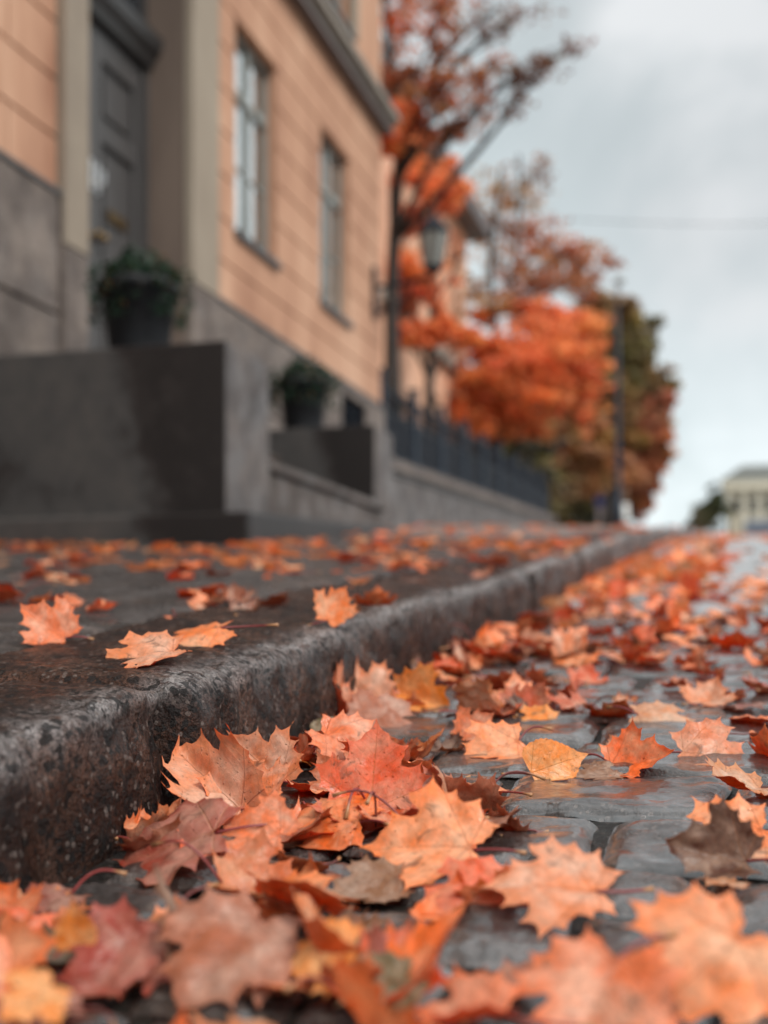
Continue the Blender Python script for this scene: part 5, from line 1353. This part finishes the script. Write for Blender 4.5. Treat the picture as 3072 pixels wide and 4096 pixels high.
# ------------------------------------------------------------------ world, sun, camera
W = bpy.data.worlds.new('World'); SC.world = W; W.use_nodes = True
t = W.node_tree; t.nodes.clear(); nn = t.nodes.new; lk = t.links.new
SUN_EL, SUN_AZ = math.radians(46), math.radians(122)     # azimuth clockwise from +y (up the street)
sky = nn('ShaderNodeTexSky'); sky.sky_type = 'NISHITA'; sky.sun_disc = False; sky.sun_elevation = SUN_EL; sky.sun_rotation = SUN_AZ; sky.air_density = 1.0; sky.dust_density = 2.0
bg = nn('ShaderNodeBackground'); out = nn('ShaderNodeOutputWorld')
tc = nn('ShaderNodeTexCoord'); sep = nn('ShaderNodeSeparateXYZ'); lk(tc.outputs['Generated'], sep.inputs[0])
mp = nn('ShaderNodeMapping'); mp.inputs['Scale'].default_value = (1.0, 1.0, 1.7); mp.inputs['Location'].default_value = (.35, .1, .42); lk(tc.outputs['Generated'], mp.inputs[0])
n1 = nn('ShaderNodeTexNoise'); n1.inputs['Scale'].default_value = 2.6; n1.inputs['Detail'].default_value = 5; n1.inputs['Roughness'].default_value = .5; n1.inputs['Distortion'].default_value = .35; lk(mp.outputs[0], n1.inputs['Vector'])
rp = nn('ShaderNodeValToRGB'); e = rp.color_ramp.elements
e[0].position = .36; e[0].color = (3.7, 4.15, 4.22, 1); e[1].position = .61; e[1].color = (8.0, 8.15, 8.2, 1)
q = e.new(.50); q.color = (5.6, 6.05, 6.15, 1)
lk(n1.outputs['Fac'], rp.inputs[0])
# brighter overhead, as an overcast sky is
mr = nn('ShaderNodeMapRange'); mr.inputs['From Min'].default_value = .45; mr.inputs['From Max'].default_value = 1.0; mr.inputs['To Min'].default_value = 1.0; mr.inputs['To Max'].default_value = 1.9; lk(sep.outputs[2], mr.inputs['Value'])
def blob(px, py, lo, hi, gain):
    v = (pt(px, py, 1.0)).normalized(); dn = nn('ShaderNodeVectorMath'); dn.operation = 'DOT_PRODUCT'; dn.inputs[1].default_value = v
    nrm = nn('ShaderNodeVectorMath'); nrm.operation = 'NORMALIZE'; lk(tc.outputs['Generated'], nrm.inputs[0]); lk(nrm.outputs[0], dn.inputs[0])
    ad = nn('ShaderNodeMath'); ad.operation = 'MULTIPLY_ADD'; lk(n1.outputs['Fac'], ad.inputs[0]); ad.inputs[1].default_value = .10; lk(dn.outputs['Value'], ad.inputs[2])
    r_ = nn('ShaderNodeMapRange'); r_.interpolation_type = 'SMOOTHSTEP'; r_.inputs['From Min'].default_value = lo + .05; r_.inputs['From Max'].default_value = hi + .05; r_.inputs['To Min'].default_value = 1; r_.inputs['To Max'].default_value = gain
    lk(ad.outputs[0], r_.inputs['Value']); return r_.outputs[0]
def mul(a, b):
    k_ = nn('ShaderNodeMath'); k_.operation = 'MULTIPLY'; lk(a, k_.inputs[0]); lk(b, k_.inputs[1]); return k_.outputs[0]
gain = mul(mul(blob(3050, 0, .93, .999, .50), blob(2250, 1180, .93, .999, 1.28)), blob(3000, 1500, .97, .999, .92))
mr_out = mul(mr.outputs[0], gain)
vm = nn('ShaderNodeVectorMath'); vm.operation = 'SCALE'; lk(rp.outputs[0], vm.inputs[0]); lk(mr_out, vm.inputs['Scale'])
mx = nn('ShaderNodeMix'); mx.data_type = 'RGBA'; mx.inputs[0].default_value = .93
lk(sky.outputs[0], mx.inputs[6]); lk(vm.outputs[0], mx.inputs[7]); lk(mx.outputs[2], bg.inputs[0]); bg.inputs[1].default_value = .10
lk(bg.outputs[0], out.inputs[0])

sl_ = bpy.data.lights.new('sun', 'SUN'); sl_.energy = 1.5; sl_.angle = math.radians(11); sl_.color = (1.0, .95, .88)
so = bpy.data.objects.new('sun', sl_); COL.objects.link(so)
d = Vector((math.sin(SUN_AZ) * math.cos(SUN_EL), math.cos(SUN_AZ) * math.cos(SUN_EL), math.sin(SUN_EL)))
so.rotation_euler = d.to_track_quat('Z', 'Y').to_euler()

cd = bpy.data.cameras.new('camera'); cam = bpy.data.objects.new('camera', cd); COL.objects.link(cam)
cam.location = (0, 0, 0); cam.rotation_euler = (math.radians(90), 0, TH)
cd.sensor_fit = 'VERTICAL'; cd.sensor_height = 36; cd.lens = F / 4096 * 36; cd.shift_y = 502 / 4096
cd.clip_start = .05; cd.clip_end = 2000
cd.dof.use_dof = True; cd.dof.focus_distance = 1.30; cd.dof.aperture_fstop = cd.lens / 1000 / .0150
SC.camera = cam
SC.view_settings.view_transform = 'Standard'; SC.view_settings.look = 'None'; SC.view_settings.exposure = 0.78; SC.view_settings.gamma = 1
SC.cycles.max_bounces = 6; SC.cycles.diffuse_bounces = 3; SC.cycles.glossy_bounces = 3; SC.cycles.transparent_max_bounces = 6; SC.cycles.caustics_reflective = False; SC.cycles.caustics_refractive = False
SC.cycles.use_denoising = True
SC.cycles.sample_clamp_indirect = 6
